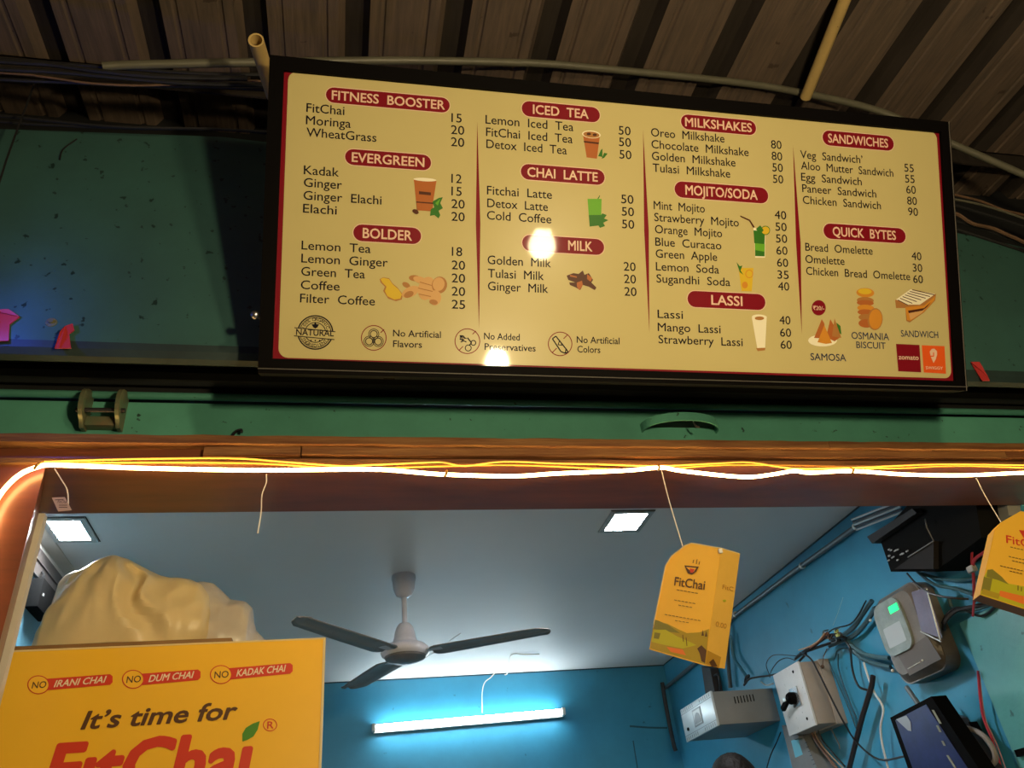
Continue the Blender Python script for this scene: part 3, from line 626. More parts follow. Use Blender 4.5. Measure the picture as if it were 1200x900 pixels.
b = MB(E); b.tube((lambda q: q+[q[-1]+V((1.0,0,.0)), q[-1]+V((2.2,0,0))])([aY(x, y, 2.086) for x, y in d2]), .0024, seg=6, smooth_path=4); tag(b.build('led_rope_light', mat('faint_led_rope', (1,.42,.06,1), .4, emit=.12)), 'faint amber LED rope just above the bright one, lower strand', 'rope light')
# threads
def thread(pts, lab, r=.0017): 
    b = MB(E); b.tube(pts, r, seg=5, smooth_path=4); return tag(b.build('thread', M_THREAD), lab, 'thread')
thread([aY(312,556,2.07), aY(312,566,2.068), aY(307,580,2.065), aY(306,600,2.065), aY(302,625,2.06)], 'short loose white thread hanging from the LED rope, nothing on it')
thread([aY(64,549,2.07), aY(72,562,2.06), aY(79,575,2.058), aY(80,594,2.056)], 'white thread at left carrying a small paper tag')
TP = Plane(aY(72, 590, 2.055), (-.1,-1,.15), (1,0,0))
tg = thing('paper_tag', 'small printed tea bag tag hanging at the left end of the door frame', 'tag', aY(72, 598, 2.055), E)
b = MB(E); b.prism([TP.hit(*q) for q in [(60.5,583),(76,582.5),(84,597.5),(68,599)]], (0, .003, 0)); b.build('card', mat('tag_card', (.62,.42,.26,1), .5), tg)
b = MB(E); text(b, TP, 'FitChai', (67, 589.5), 0, 3.6, .001, M_BROWNP, p1=(78, 589.5))
for y in (592, 594.5): stroke(b, TP, [(69, y), (79, y)], .8, .001, M_BROWNP)
stroke(b, TP, [(64.5,585.8), (74.5,585.4)], .8, .001, M_BROWNP); b.build('tag_print', M_BROWNP, tg)

# =================================================================== hanging tea packets
M_SIDE = mat('pack_side_yellow', (.88,.52,.09,1), .4, var=.12, vscale=10)
M_PACK = mat('pack_yellow', (.92,.52,.05,1), .38, var=.06, vscale=6); M_PB = mat('pack_bottom', (.20,.09,.03,1), .5)
M_HILL = mat('hill_olive', (.42,.30,.02,1), .4); M_HILL2 = mat('hill_lime', (.50,.47,.02,1), .4); M_HILL3 = mat('hill_dark', (.22,.20,.03,1), .4); M_ORIB = mat('orange_ribbon_print', (.80,.20,.03,1), .4)
def packet(label, az, hang, outline, depth):
    n = V((-math.sin(math.radians(az)), -math.cos(math.radians(az)), 0)); ex = V((-n.y, n.x, 0))
    if ex.x < 0: ex = -ex
    pl = Plane(hang, n, ex)
    t = thing('tea_packet', label, 'packet', sum([pl.hit(*q) for q in outline], V((0,0,0)))/len(outline), E)
    b = MB(E); q = [pl.hit(*p) for p in outline]; nq = len(q)
    back = [p-n*depth for p in q]
    c = pl.hit(*outline[0])
    # sides, each coloured as printed; slightly bulged rim
    b.prism(q, -n*depth, M_PACK)
    b.build('carton', None, t)
    return t, pl, n
t1, P1, n1 = packet('yellow tea packet hanging on a thread in front of the ceiling, larger one', 60, aY(800, 640, 2.06),
                    [(761,761),(766,732),(780,663),(787,652),(802,640),(810,636.5),(845,642.5),(826,780)], .09)
def prn(t, pl, name, items):
    b = MB(E)
    for i, (k, *a) in enumerate(items):
        if k == 'p': poly(b, pl, a[0], .001+.0001*i, a[1])
        elif k == 't': text(b, pl, a[0], a[1], 0, a[3], .001+.0001*i, a[4], bold=a[5] if len(a) > 5 else 0, p1=a[2])
        elif k == 's': stroke(b, pl, a[0], a[1], .001+.0001*i, a[2])
    b.build(name, None, t)
prn(t1, P1, 'front_print', [
    ('p', [(765,736),(772,729),(782,731),(796,738),(805,742),(820,741),(831,737),(827,779),(762,760.5)], M_HILL),
    ('p', [(767,727),(772,728),(784,733),(797,742),(780,740),(766,737)], M_HILL3),
    ('p', [(766,738),(780,738),(794,746),(808,752),(816,756),(800,760),(775,755),(763,752)], M_HILL2),
    ('p', [(808,744),(822,743),(830,742),(828,760),(816,756),(804,750)], mat('hill_mid',(.34,.32,.02,1),.4)),
    ('p', [(781,758),(800,761),(804,768),(786,764)], M_ORIB), ('p', [(767,740),(774,741),(772,749),(766,747)], M_HILL3),
    ('p', [(817,760),(822,756),(828,762),(826,778),(822,776),(820,766)], M_BROWNP), ('p', [(822,745),(823.5,738),(825,745)], M_BROWNP), ('p', [(826,746),(827.5,739),(829,746)], M_BROWNP), ('p', [(800,747),(801,744),(802,752)], M_BROWNP), ('p', [(804,752),(805,748),(806,757)], M_BROWNP),
    ('t', 'FitChai', (790,685.5), (825.5,690), 10, M_BROWNP, .012),
    ('p', [(802,662.5),(819,664),(816,670),(811,673.5),(806,672)], M_BROWNP), ('p', [(804,664.5),(816,665.5),(813,670),(809,669)], M_PACK), ('p', [(808,666),(814,667),(812,671),(809,671)], M_REDP),
    ('s', [(803,663),(803,668),(807,671)], 1.2, M_BROWNP), ('s', [(812,660),(813,656)], .8, M_BROWNP), ('s', [(816,661),(817,655.5)], .8, M_BROWNP), ('s', [(819,661.5),(820,658)], .8, M_BROWNP),
    ('t', 'Wellness in every cup', (793,691), (820,695.5), 1.8, M_BROWNP), ('t', 'with real tea and herbs', (790,702.5), (818,708), 2.2, M_BROWNP), ('t', 'healthy tea', (795,708.5), (811,711), 2.2, M_BROWNP),
    ('t', 'an instant premix of tea and spices', (779,719), (823,729), 2.2, M_BROWNP), ('t', 'for every day', (791,727), (808,730.5), 2.2, M_BROWNP)][:0] + [
    ('p', [(765,736),(772,729),(782,731),(796,738),(805,742),(820,741),(831,737),(826.5,778.5),(762,760)], M_HILL),
    ('p', [(767,726),(772,727.5),(784,733),(797,742),(780,740),(766,737)], M_HILL3),
    ('p', [(766,738),(780,738),(794,746),(808,752),(816,756),(800,760),(775,755),(763.5,752)], M_HILL2),
    ('p', [(781,758),(800,761),(804,768),(786,764)], M_ORIB),
    ('p', [(817,760),(822,756),(828,762),(826,777),(822,775),(820,766)], M_BROWNP), ('p', [(822,745),(823.5,738),(825,745)], M_BROWNP), ('p', [(826,746),(827.5,739),(829,746)], M_BROWNP),
    ('s', [(800,744),(801,752)], .8, M_BROWNP), ('s', [(804,747),(805,757)], .8, M_BROWNP), ('p', [(767,741),(774,742),(772,749),(766,748)], M_HILL3),
    ('t', 'FitChai', (790,686), (825.5,691), 10, M_BROWNP, .012),
    ('p', [(802,662.5),(819,664),(816,670),(811,673.5),(806,672)], M_BROWNP), ('p', [(804,664.5),(816,665.5),(813,670),(809,669)], M_PACK), ('p', [(808,666),(814,667),(812,671),(809,671)], M_REDP),
    ('s', [(812,660),(813,656)], .8, M_BROWNP), ('s', [(816,661),(817,655.5)], .8, M_BROWNP), ('s', [(819,661.5),(820,658)], .8, M_BROWNP)]
    + [('s', [(a, b_), (a+3.2, b_+.6)], .7, M_BROWNP) for (a, b_, nn_) in [(793,691,6),(790,703,6),(795,709,4),(779,720,10),(791,727,4)] for (a, b_) in [(a+4.3*k, b_+.75*k) for k in range(nn_)]])
def tilt_pack_side(t, pl, n, a, b_, depth, mm, prints=()):
    q0, q1 = pl.hit(*a), pl.hit(*b_); out = (q1-q0).cross(n).normalized()
    if out.dot(-q0) < 0: out = -out
    b = MB(E); o = out*.0008
    qs = [q0+o, q1+o, q1-n*depth+o, q0-n*depth+o]
    nn = (qs[1]-qs[0]).cross(qs[2]-qs[1])
    if nn.dot(out) < 0: qs = qs[::-1]
    b.add(qs, [[0,1,2,3]], mm); b.build('side_panel', mm, t)
    sp_ = Plane(q0, out, -n if (-n).x > 0 else n)
    return sp_
s1 = tilt_pack_side(t1, P1, n1, (845,642.5), (826,780), .09, M_SIDE)
b = MB(E)
for (y0, s_, x0, x1, c) in [(690,'FitC',847,857,4)]: text(b, s1, s_, (846.5, 690), 0, 5, .002, mat('faded_print',(.45,.20,.03,1),.5), p1=(859, 693))
text(b, s1, '0.00', (838.5, 734), 0, 6, .002, mat('faded_print',(.45,.20,.03,1),.5), p1=(851, 737))
poly(b, s1, ell(849,704,2,1.4,n=8), .002, M_HILL2); poly(b, s1, [(829,762),(845,770),(842.5,783),(827,778)], .002, mat('side_hill',(.50,.27,.03,1),.5)); poly(b, s1, [(831,776),(836,772),(841,781),(834,781)], .003, M_BROWNP)
b.build('side_print', None, t1)
b = MB(E); b.tube([P1.hit(*q, .001) for q in [(766,732),(780,663),(787,652),(802,640),(810,636.5),(845,642.5)]]+[P1.hit(845,642.5)-n1*.088], .0016, seg=5); b.build('pale_edge', mat('pale_card_edge', (.85,.66,.30,1), .5), t1)
b = MB(E); b.obox(P1.hit(845,646)+n1*.003, (.010,.006,.012), None, M_WHITEP); b.build('tape', M_WHITEP, t1)
thread([aY(775,551,2.07), aY(785,590,2.065), P1.hit(800,640)], 'long white thread holding the larger tea packet')
t2, P2, n2 = packet('yellow tea packet cut off by the right edge, seen from its left side', 14, aY(1168, 618, 2.02),
                    [(1148.5,697),(1166,620),(1173,612),(1196,599),(1232,604),(1246,640),(1226,722)], .05)
s2 = tilt_pack_side(t2, P2, n2, (1148.5,697), (1166,620), .05, M_SIDE)
prn(t2, P2, 'front_print', [
    ('p', [(1153,676),(1158,667),(1168,672),(1182,684),(1204,688),(1230,684),(1226,721),(1149,696.5)], M_HILL2), ('p', [(1157,668),(1163,667),(1174,676),(1182,685),(1170,680),(1156,676)], M_HILL3),
    ('p', [(1153,676),(1163,678),(1160,694),(1150,692)], M_HILL3), ('p', [(1172,692),(1205,700),(1224,706),(1223,716),(1170,698)], M_ORIB), ('p', [(1152,690),(1172,696),(1170,702),(1150,696)], M_HILL),
    ('s', [(1193,686),(1193,692)], 1, M_BROWNP), ('s', [(1197,688),(1197,693)], 1, M_BROWNP),
    ('t', 'FitChai', (1179.5,636), (1226,646), 9, M_REDP, .012),
    ('p', [(1194,621),(1212,623),(1208,630),(1200,631)], M_REDP)]
    + [('s', [(a, b_), (a+3, b_+.5)], .8, M_BROWNP) for (a, b_, nn_) in [(1184,641,4),(1182,652,6),(1186,657,4),(1172,663,9),(1183,669,4)] for (a, b_) in [(a+4*k, b_+.9*k) for k in range(nn_)]])
b = MB(E); q0, q1 = P2.hit(1148.5,697), P2.hit(1226,722); qs = [q0, q1, q1-n2*.05, q0-n2*.05]; qs = [p+V((0,0,-.001)) for p in qs]; b.add(qs, [[0,1,2,3]]); b.build('base_flap', M_PB, t2)
thread([aY(1144,560,2.07), aY(1154,580,2.065), P2.hit(1173,612)], 'white thread holding the tea packet at the right edge')

# =================================================================== bulbs behind the viewer (reflected in the board)
def bulb(name, loc, r, strength, lab):
    t = thing(name, lab, 'lamp', loc, E)
    b = MB(E); x, y, z = loc
    b.lathe([(0, -r), (r*.5, -r*.87), (r*.87, -r*.5), (r, 0), (r*.87, r*.5), (r*.6, r*.95), (r*.45, r*1.3)], (x, y, z), seg=20)
    b.build('glass_bulb', mat(name+'_glow'+str(strength), (1,.78,.43,1), .4, emit=strength), t)
    b = MB(E); b.lathe([(r*.46, r*1.3), (r*.5, r*2.2), (.01, r*2.4)], (x, y, z), M_BLACK, seg=16); b.build('holder', M_BLACK, t)
    b = MB(E); b.tube([(x, y, z+r*2.3), (x, y, roofz(y)-.004)], .004, seg=6); b.build('flex', M_CABLE, t)
bulb('hanging_bulb', (.92,-.22,1.22), .070, L_BULB_HIGH, 'glowing bulb hanging higher under the awning behind the viewer')
bulb('hanging_bulb', (.72,-.15,.60), .060, L_BULB_LOW, 'glowing bulb hanging lower under the awning behind the viewer')
# little blue lamp just outside the left edge
bl = thing('blue_led_lamp', 'tiny blue LED lamp on the green box beyond the left edge', 'lamp', aY(-30, 345, 1.72), E)
b = MB(E); c = aY(-30, 345, 1.72); b.ball(c, .012, seg=12); b.build('lens', mat('blue_glow', (.05,.12,1,1), .3, emit=L_BLUE*12), bl)
b = MB(E); b.tube([c+V((0,.012,0)), c+V((0,.032,0))], .008, seg=8); b.tube([c+V((0,.02,0)), c+V((-.05,.02,.4)), c+V((-.06,.02,.9))], .003, seg=5, smooth_path=4); b.build('wire', M_CABLE, bl)

# =================================================================== INTERIOR
# ceiling lights
M_PAN = mat('led_panel_glow', (.93,.97,1,1), .4, emit=L_PANEL)
for (x0, x1, y0, y1, lab) in ((1.073, 1.21, 2.775, 2.935, 'square white LED ceiling light right of centre, above the fan'), (-1.01, -.905, 2.785, 2.95, 'square white LED ceiling light at the left near the door frame')):
    t = thing('ceiling_light', lab, 'ceiling light', ((x0+x1)/2, (y0+y1)/2, ZC))
    b = MB(); o = .022
    b.box((x0-o, y0-o, ZC-.006), (x1+o, y0, ZC)); b.box((x0-o, y1, ZC-.006), (x1+o, y1+o, ZC)); b.box((x0-o, y0, ZC-.006), (x0, y1, ZC)); b.box((x1, y0, ZC-.006), (x1+o, y1, ZC))
    b.build('rim', mat('light_rim', (.42,.44,.44,1), .5), t)
    b = MB(); b.box((x0, y0, ZC-.004), (x1, y1, ZC-.001)); b.build('diffuser', M_PAN, t)
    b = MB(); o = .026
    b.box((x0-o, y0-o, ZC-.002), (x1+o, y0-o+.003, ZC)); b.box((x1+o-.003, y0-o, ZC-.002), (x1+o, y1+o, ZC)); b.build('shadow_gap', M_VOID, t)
# ceiling fan
FX, FY = .272, 3.41
M_FAN = mat('fan_white_enamel', (.68,.66,.72,1), .3, var=.2, vscale=12, coat=.3); M_BLADE = mat('dusty_fan_blade', (.27,.25,.24,1), .38, var=.3, vscale=10)
fan = thing('ceiling_fan', 'white three-blade ceiling fan with dusty dark blades', 'fan', (FX, FY, ZC))
b = MB(); b.lathe([(0,0),(.052,0),(.054,-.012),(.050,-.03),(.047,-.06),(.036,-.088),(.02,-.098),(.013,-.1)], (FX, FY, ZC), seg=32); b.build('canopy', M_FAN, fan)
b = MB(); b.tube([(FX, FY, ZC-.09), (FX, FY, ZC-.25)], .0115, seg=14); b.build('downrod', M_FAN, fan)
b = MB(); b.lathe([(.012,.34-.10),(.024,.235),(.034,.222),(.042,.20),(.046,.175),(.052,.155),(.060,.147),(.058,.145),(.03,.15)], (FX, FY, ZC-.45), seg=32); b.build('lower_canopy', M_FAN, fan)
hz = .955
b = MB(); b.lathe([(.03,.055),(.05,.05),(.055,.032),(.085,.026),(.100,.012),(.103,0),(.099,-.012),(.088,-.02)], (FX, FY, hz), seg=40); b.build('motor', M_FAN, fan)
b = MB(); b.lathe([(.088,-.019),(.084,-.028),(.06,-.038),(.03,-.042),(0,-.043)], (FX, FY, hz), seg=40); b.build('motor_cap', mat('dusty_motor_cap', (.20,.19,.20,1), .4, var=.3, vscale=12), fan)
for (ang, rr, ztip) in ((-129.5, .68, 0), (-26, .628, 0), (113, .56, 0)):
    t = math.radians(ang); d = V((math.cos(t), math.sin(t), 0)); sd = V((-d.y, d.x, 0))
    b = MB(); c = V((FX, FY, hz-.006))
    b.obox(c+d*.125, (.075, .035, .006), (d, sd, V((0,0,1)))); arm = b
    arm_o = None
    b = MB(); rows = [(.118,.030),(.128,.052),(.15,.062),(.3,.060),(.5,.055),(rr-.05,.051),(rr-.02,.044),(rr-.006,.03),(rr,.012)]
    vs = []
    for (q, wd) in rows:
        for k in range(5):
            s_ = -1+k/2; off = .010 if rr else 0
            vs.append(c+d*(q)+sd*(s_*wd+(.012 if q > rr-.03 else 0))+V((0,0,-.02*s_*wd-.008*(s_*s_))))
    fs = [[i*5+k, i*5+k+1, (i+1)*5+k+1, (i+1)*5+k] for i in range(len(rows)-1) for k in range(4)]
    b.add(vs, fs, smooth=True); bo = b.build('blade', M_BLADE, fan)
    md = bo.modifiers.new('s', 'SOLIDIFY'); md.thickness = .003; md.offset = 0
    arm.build('blade_arm', M_FAN, bo)
# tube light
tA, tB = aY(438, 853, YB-.045), aY(660, 834, YB-.045)
tl = thing('tube_light', 'glowing fluorescent tube light on the blue back wall', 'lamp', (tA+tB)/2)
d = (tB-tA).normalized()
b = MB(); b.tube([tA+d*.02, tB-d*.02], .017, seg=14); b.build('tube', mat('tube_glow', (.85,.97,1,1), .4, emit=L_TUBE), tl)
b = MB(); c = (tA+tB)/2+V((0,.03,-.004)); b.obox(c, ((tB-tA).length, .03, .045), (d, V((0,1,0)), d.cross(V((0,1,0)))), None, .003); b.build('batten', M_WHITEP, tl)
for p in (tA, tB): b = MB(); b.obox(p+V((0,.005,0)), (.022, .05, .042), None, None, .004); b.build('end_cap', M_WHITEP, tl)
cable('cord', [aY(565,835,YB-.012), aY(565,812,YB-.01), aY(568,800,YB-.01), aY(575,794,YB-.008), aY(583,787,YB-.012), V((aY(592,780,YB).x, YB-.03, ZC-.014)), aZ(599,768,ZC-.008), aZ(615,767,ZC-.008), aZ(632,766.5,ZC-.008)], .0035, M_THREAD, 'thin white cord from the tube light up to the ceiling', cat='cord')
cable('ceiling_wire', [aZ(540,742,ZC-.003), aZ(500,770,ZC-.003), aZ(470,782,ZC-.003), aZ(410,802,ZC-.003)], .0015, M_THREAD, 'thin pale wire on the ceiling behind the fan', cat='wire')

# yellow sign panel at lower left
SY = 2.12
SP = Plane((0, SY, 0), (0,-1,0), (1,0,0))
sg = thing('advertising_panel', 'yellow tea shop advertising panel with red lettering at lower left', 'sign', (aY(190,760,SY).x, SY, ZF))
pTL, pTR = aY(15,767,SY), aY(379,746.5,SY)
b = MB(); b.box((pTL.x, SY, ZF), (pTR.x, SY+.014, (pTL.z+pTR.z)/2)); b.build('panel', M_YEL, sg)
zt_ = (pTL.z+pTR.z)/2
b = MB(); b.box((pTR.x, SY-.003, ZF), (pTR.x+.006, SY+.016, zt_+.003)); b.box((pTL.x, SY-.001, zt_), (pTR.x, SY+.016, zt_+.004)); b.build('edge_strip', mat('cream_edge', (.75,.60,.30,1), .4), sg)
def sgtext(name, s_, p0, p1, cap, m, bold=0, shear=0, off=.0015, par=None):
    b = MB(); text(b, SP, s_, p0, 0, cap, off, m, bold, shear, p1=p1); return b.build(name, m, par or sg)
for (cx, cy_, s_, x0, y0, x1, y1) in ((45,802,'IRANI CHAI',54,801,133,796.5), (156,795.5,'DUM CHAI',165,795,236,791), (259,790,'KADAK CHAI',268,788.5,344,783.5)):
    b = MB(); poly(b, SP, [(x0,y0-5.5),(x1-4,y1-6.5),(x1-1,y1-4),(x1-1,y1+3),(x1-4,y1+6),(x0,y0+8)], .0012, M_REDP)
    bd = b.build('slogan_badge', M_REDP, sg)
    b = MB(); ring(b, SP, cx, cy_+.5, 11.8, 13.0, .0016, M_REDP, ry=.85); poly(b, SP, ell(cx, cy_+.5, 11.8, 10.0, n=28), .0014, M_YEL); text(b, SP, 'NO', (cx-8, cy_+4.8), 0, 7.8, .0018, M_BROWNP, .01, p1=(cx+8.5, cy_+3.8)); b.build('badge_ring', None, bd)
    b = MB(); text(b, SP, s_, (x0+9, y0+4.2), 0, 7.8, .0018, M_OFFW, .02, .25, p1=(x1-9, y1+3.2)); b.build('badge_lettering', M_OFFW, bd)
sgtext('lettering', 'It\u2019s time for', (95,854.5), (277,842), 21, M_BROWNP, .022, .2)
# big logo letters (they continue below the frame)
b = MB(); text(b, SP, 'F\u0131tCha\u0131', (50,933), 0, 62, .0015, M_REDP, .035, .12, p1=(291,914)); b.build('logo_lettering', M_REDP, sg)
b = MB(); poly(b, SP, [(284,869),(284,860),(288,853),(296,848),(304.5,845),(302,855),(297,863),(290,867)], .0019, M_GREENP); b.build('logo_leaf', M_GREENP, sg)
b = MB(); ring(b, SP, 316.5, 849.5, 7.3, 8.3, .0016, M_REDP, ry=.9); text(b, SP, 'R', (313,854), 0, 8.5, .0016, M_REDP, .01, p1=(320.5,853.5)); b.build('registered_mark', M_REDP, sg)
# cabinet with wooden top behind the panel, carrying the bag
SZ = aY(150, 756, SY+.06).z
cab = thing('display_cabinet', 'brown topped cabinet standing behind the yellow panel', 'cabinet', (pTL.x+.35, SY+.3, ZF))
b = MB(); b.box((aY(20,760,SY+.05).x, SY+.03, SZ-.02), (aY(273,750,SY+.05).x, SY+.50, SZ), bev=.003); b.build('top_board', mat('cabinet_top', (.28,.15,.05,1), .5, var=.3), cab)
b = MB(); b.box((aY(20,760,SY+.05).x+.01, SY+.04, ZF), (aY(273,750,SY+.05).x-.01, SY+.49, SZ-.02)); b.build('body', M_YEL, cab)
# plastic bag
bag = thing('plastic_bag', 'bulging cream plastic bag lying on top of the cabinet behind the yellow panel', 'bag', (aY(170,755,SY+.2).x, SY+.25, SZ))
def lump(name, sil, yc, dep, m, seed, parent, amp=.02, peak=(140, 652)):
    P = [aY(x, y, yc) for x, y in sil]; n = 90; mm_ = 44
    tot = [0]
    for a_, c_ in zip(P, P[1:]): tot.append(tot[-1]+(c_-a_).length)
    def at(t):
        L_ = t*tot[-1]
        for i in range(len(P)-1):
            if L_ <= tot[i+1] or i == len(P)-2:
                return P[i].lerp(P[i+1], (L_-tot[i])/(tot[i+1]-tot[i]))
    b = MB(); vs = []; pk = aY(*peak, yc)
    for i in range(n+1):
        p = at(i/n); e = math.sin(math.pi*i/n)**.5
        for j in range(mm_+1):
            t = math.pi*j/mm_            # 0 front foot ... pi back foot
            hgt = max(p.z-SZ-.002, .004)
            y = yc-dep*e*math.cos(t)-.03*math.cos(t); z = SZ+.003+hgt*math.sin(t)**.75
            # folds radiating from the crown
            ang = math.atan2(z-pk.z-.02, p.x-pk.x); dd = math.hypot(z-pk.z, p.x-pk.x)
            wob = .35*noise.noise(V((p.x*9, z*9, seed)))
            fold = 1.0-2.6*abs(noise.noise(V((ang*2.6+wob*2+seed, dd*1.6, seed))))
            fold2 = 1.0-2.4*abs(noise.noise(V((p.x*16+seed, z*20, seed+3+j*.02))))
            fold *= min(1, dd*9+.15)
            k_ = amp*(fold*1.0+fold2*.28)*math.sin(t)**.4*(.3+e)
            tp = V((math.sin((i/n-.5)*2)*.3, -math.cos(t), 0))
            vs.append(V((p.x, y, z))-tp*(-k_)*(1 if j < mm_*.45 else .3))
    fs = [[i*(mm_+1)+j, (i+1)*(mm_+1)+j, (i+1)*(mm_+1)+j+1, i*(mm_+1)+j+1] for i in range(n) for j in range(mm_)]
    b.add(vs, fs, smooth=True); o = b.build(name, m, parent)
    for p in o.data.polygons: p.use_smooth = True
    md = o.modifiers.new('u', 'SUBSURF'); md.levels = 1; md.render_levels = 1
    return o
M_BAG = mat('cream_plastic_film', (.90,.74,.42,1), .35, transl=.25, bump=.5, bscale=11, var=.10, vscale=6)
M_BAG2 = mat('milky_plastic_film', (.74,.68,.60,1), .22, transl=.35, bump=.6, bscale=24, var=.1, vscale=9)
lump('film', [(46,757),(58,730),(75,700),(92,680),(110,668),(125,658),(139,655),(155,660),(172,670),(190,679),(204,684),(225,684),(238,690),(246,705),(250,725),(252,756)], SY+.20, .13, M_BAG, 3.1, bag, .040)
lump('milky_film', [(205,754),(214,700),(222,686),(240,684),(252,687),(262,696),(272,706),(290,709),(296,716),(297,730),(300,742),(311,752)], SY+.22, .10, M_BAG2, 8.4, bag, .026, (232, 680))
lump('bag_mouth', [(75,756),(73,735),(72,712),(74,694),(76,676),(88,670),(105,668),(125,666),(140,672),(150,756)], SY+.32, .04, M_BAG2, 5.2, bag, .008)

# left wall: small black box
t = thing('wall_switch_box', 'small black box on the left wall under the dark band', 'switch box', aX(48, 695, XL+.02))
a_, c_ = aX(36, 690, XL+.04), aX(52, 682, XL+.04)
b = MB(); b.box((XL, 2.99, 1.055), (XL+.045, 3.16, 1.16), bev=.004); b.build('housing', mat('matte_black_tray', (.004,.004,.004,1), .85, spec=.08), t)
b = MB(); b.box((XL+.045, 3.01, 1.10), (XL+.048, 3.02, 1.11)); b.build('tab', mat('grey_tab', (.2,.2,.2,1)), t)
b = MB(); b.tube([(XL+.02, 3.03, 1.16), (XL+.03, 3.02, 1.18), (XL+.015, 3.04, 1.20)], .004, seg=6, smooth_path=3); b.build('lead', M_CABLE, t)

# marks on the back wall
b = MB()
for (p, q, w_) in [((738,851),(782,853),2.2),((742,868),(747,900),1.4)]:
    P_ = Plane((0,YB,0),(0,-1,0),(1,0,0)); stroke(b, P_, [p, ((p[0]+q[0])/2, (p[1]+q[1])/2+.6), q], w_, .0012, mat('wall_scuff', (.015,.09,.13,1), .6))
struct(b.build('trim_8', mat('wall_scuff', (.015,.09,.13,1), .6)))

# ---------------- right wall: pipes and devices
M_PIPE = mat('steel_blue_conduit', (.12,.15,.17,1), .4, .2, var=.3, vscale=12); M_PIPED = mat('dark_conduit', (.03,.05,.06,1), .5)
pc = [aX(780,806,2.13), aX(816,776,2.13), aX(858,724,2.13), aX(930,670,2.13), aX(1012,611,2.13), aX(1050,592,2.12), aX(1100,560,2.12)]
b = MB(); b.tube(pc, .012, seg=10); cpipe = tag(b.build('conduit_pipe', M_PIPE), 'grey conduit pipe running down the blue right wall below the ceiling', 'pipe')
b = MB()
for q in [(862,720), (1003,617), (940,663)]:
    c = aX(*q, 2.13); b.tube([c+V((0,-.006,0)), c+V((0,.006,0))], .0155, seg=12)
b.build('saddle_clip', M_WHITEP, cpipe)
# ribbed trunking beside header
t = thing('cable_trunking', 'short silver ribbed trunking at the top of the right wall under the header', 'trunking', aX(1025, 602, 2.08))
for k in range(5):
    b = MB(); o = k*3.2; b.tube([aX(998+o*.5, 609+o*.9, 2.08), aX(1052+o*.5, 588+o*.9, 2.08)], .0045, seg=6); b.build('rib', mat('silver_rib' if k % 2 == 0 else 'dark_rib', (.45,.45,.45,1) if k % 2 == 0 else (.05,.05,.06,1), .35, .5), t)
# vertical pipes from main conduit down to the stabiliser
cable('drop_cable', [aX(852,736,2.12), aX(853,770,2.12), aX(856,806,2.12)], .0115, M_PIPED, 'thick dark cable dropping from the conduit behind the tea packet', seg=8)
cable('drop_cable', [aX(856,745,2.12), aX(860,770,2.12), aX(868,783,2.12), aX(874,792,2.12)], .009, mat('blue_painted_cable', (.03,.16,.24,1), .5), 'blue painted cable curving down from the conduit to the stabiliser', seg=8)
b = MB(); b.prism([aX(x, y, 2.09) for x, y in [(822,781),(832,783),(838,813),(827,815)]], (.05, 0, 0)); tag(b.build('junction_duct', mat('dark_brown_duct', (.03,.02,.018,1), .5)), 'dark brown duct piece above the stabiliser, below the larger packet', 'duct')
b = MB(); b.tube([aX(837,792,2.09), aX(841,790,2.08), aX(843,797,2.08), aX(844,810,2.09)], .006, seg=8, smooth_path=4); tag(b.build('black_loop', M_CABLE), 'black cable loop on top of the stabiliser', 'cable')
cable('corner_cable', [aY(776,800,YB-.03), aY(781,830,YB-.03), aY(789,870,YB-.03), aY(792,880,YB-.03)], .014, mat('corner_cable_dark', (.03,.035,.04,1), .6, var=.6, vscale=20), 'dark thick cable running down the far right corner of the room', seg=8)
# stabiliser
sX = 1.81; y0, y1 = 3.85, aX(797,832,sX).y; z0, z1 = .660, .815
st = thing('voltage_stabiliser', 'grey voltage stabiliser box with silver front on the right wall', 'stabiliser', (2.0, (y0+y1)/2, z0))
b = MB(); b.box((sX+.012, y0, z0), (XR, y1, z1), bev=.004); b.build('housing', mat('stabiliser_grey', (.20,.20,.19,1), .45, var=.15), st)
M_SIL = mat('silver_face', (.55,.60,.62,1), .35, .2, var=.1)
b = MB(); b.box((sX, y0-.002, z0-.004), (sX+.012, y1+.002, z1+.004), bev=.003); fp = b.build('front_panel', M_SIL, st)
b = MB()
for zz in (z0+.024, z1-.024): b.box((sX-.0006, y0, zz-.001), (sX+.001, y1, zz+.001))
for k in range(16):
    yy = y0+.02+k*(y1-y0-.04)/15
    if 5 < k < 9: continue
    b.box((sX-.0006, yy, z0+.002), (sX+.001, yy+.005, z0+.018)); b.box((sX-.0006, yy, z1-.018), (sX+.001, yy+.005, z1-.002))
b.build('slot', mat('slot_dark', (.12,.13,.14,1), .5), fp)
b = MB(); ym = (y0+y1)/2; b.box((sX-.002, ym-.055, .70), (sX, ym+.055, .782)); b.build('gauge', mat('gauge_grey', (.13,.14,.15,1), .4), fp)
b = MB(); b.box((sX-.003, ym-.045, .708), (sX-.002, ym+.045, .774)); b.build('gauge_face', mat('gauge_face', (.42,.44,.45,1), .3), fp)
b = MB(); b.prism([(sX-.0036, ym+.042*math.cos(math.pi*k/12), .712+.05*math.sin(math.pi*k/12)) for k in range(13)], (.0006, 0, 0)); b.build('dial', mat('gauge_grey', (.13,.14,.15,1), .4), fp)
b = MB(); b.lathe([(0,.006),(.008,.006),(.009,0)], (sX, y1-.06, .71), axis=(-1,0,0), seg=12); b.build('knob', M_BLACK, fp)
for k in range(7):
    b = MB(); x = sX+.12+k*.017; b.box((x, y0-.0012, .752+.001*k), (x+.005, y0+.001, .785+.001*k)); b.build('vent', M_BLACK, st)
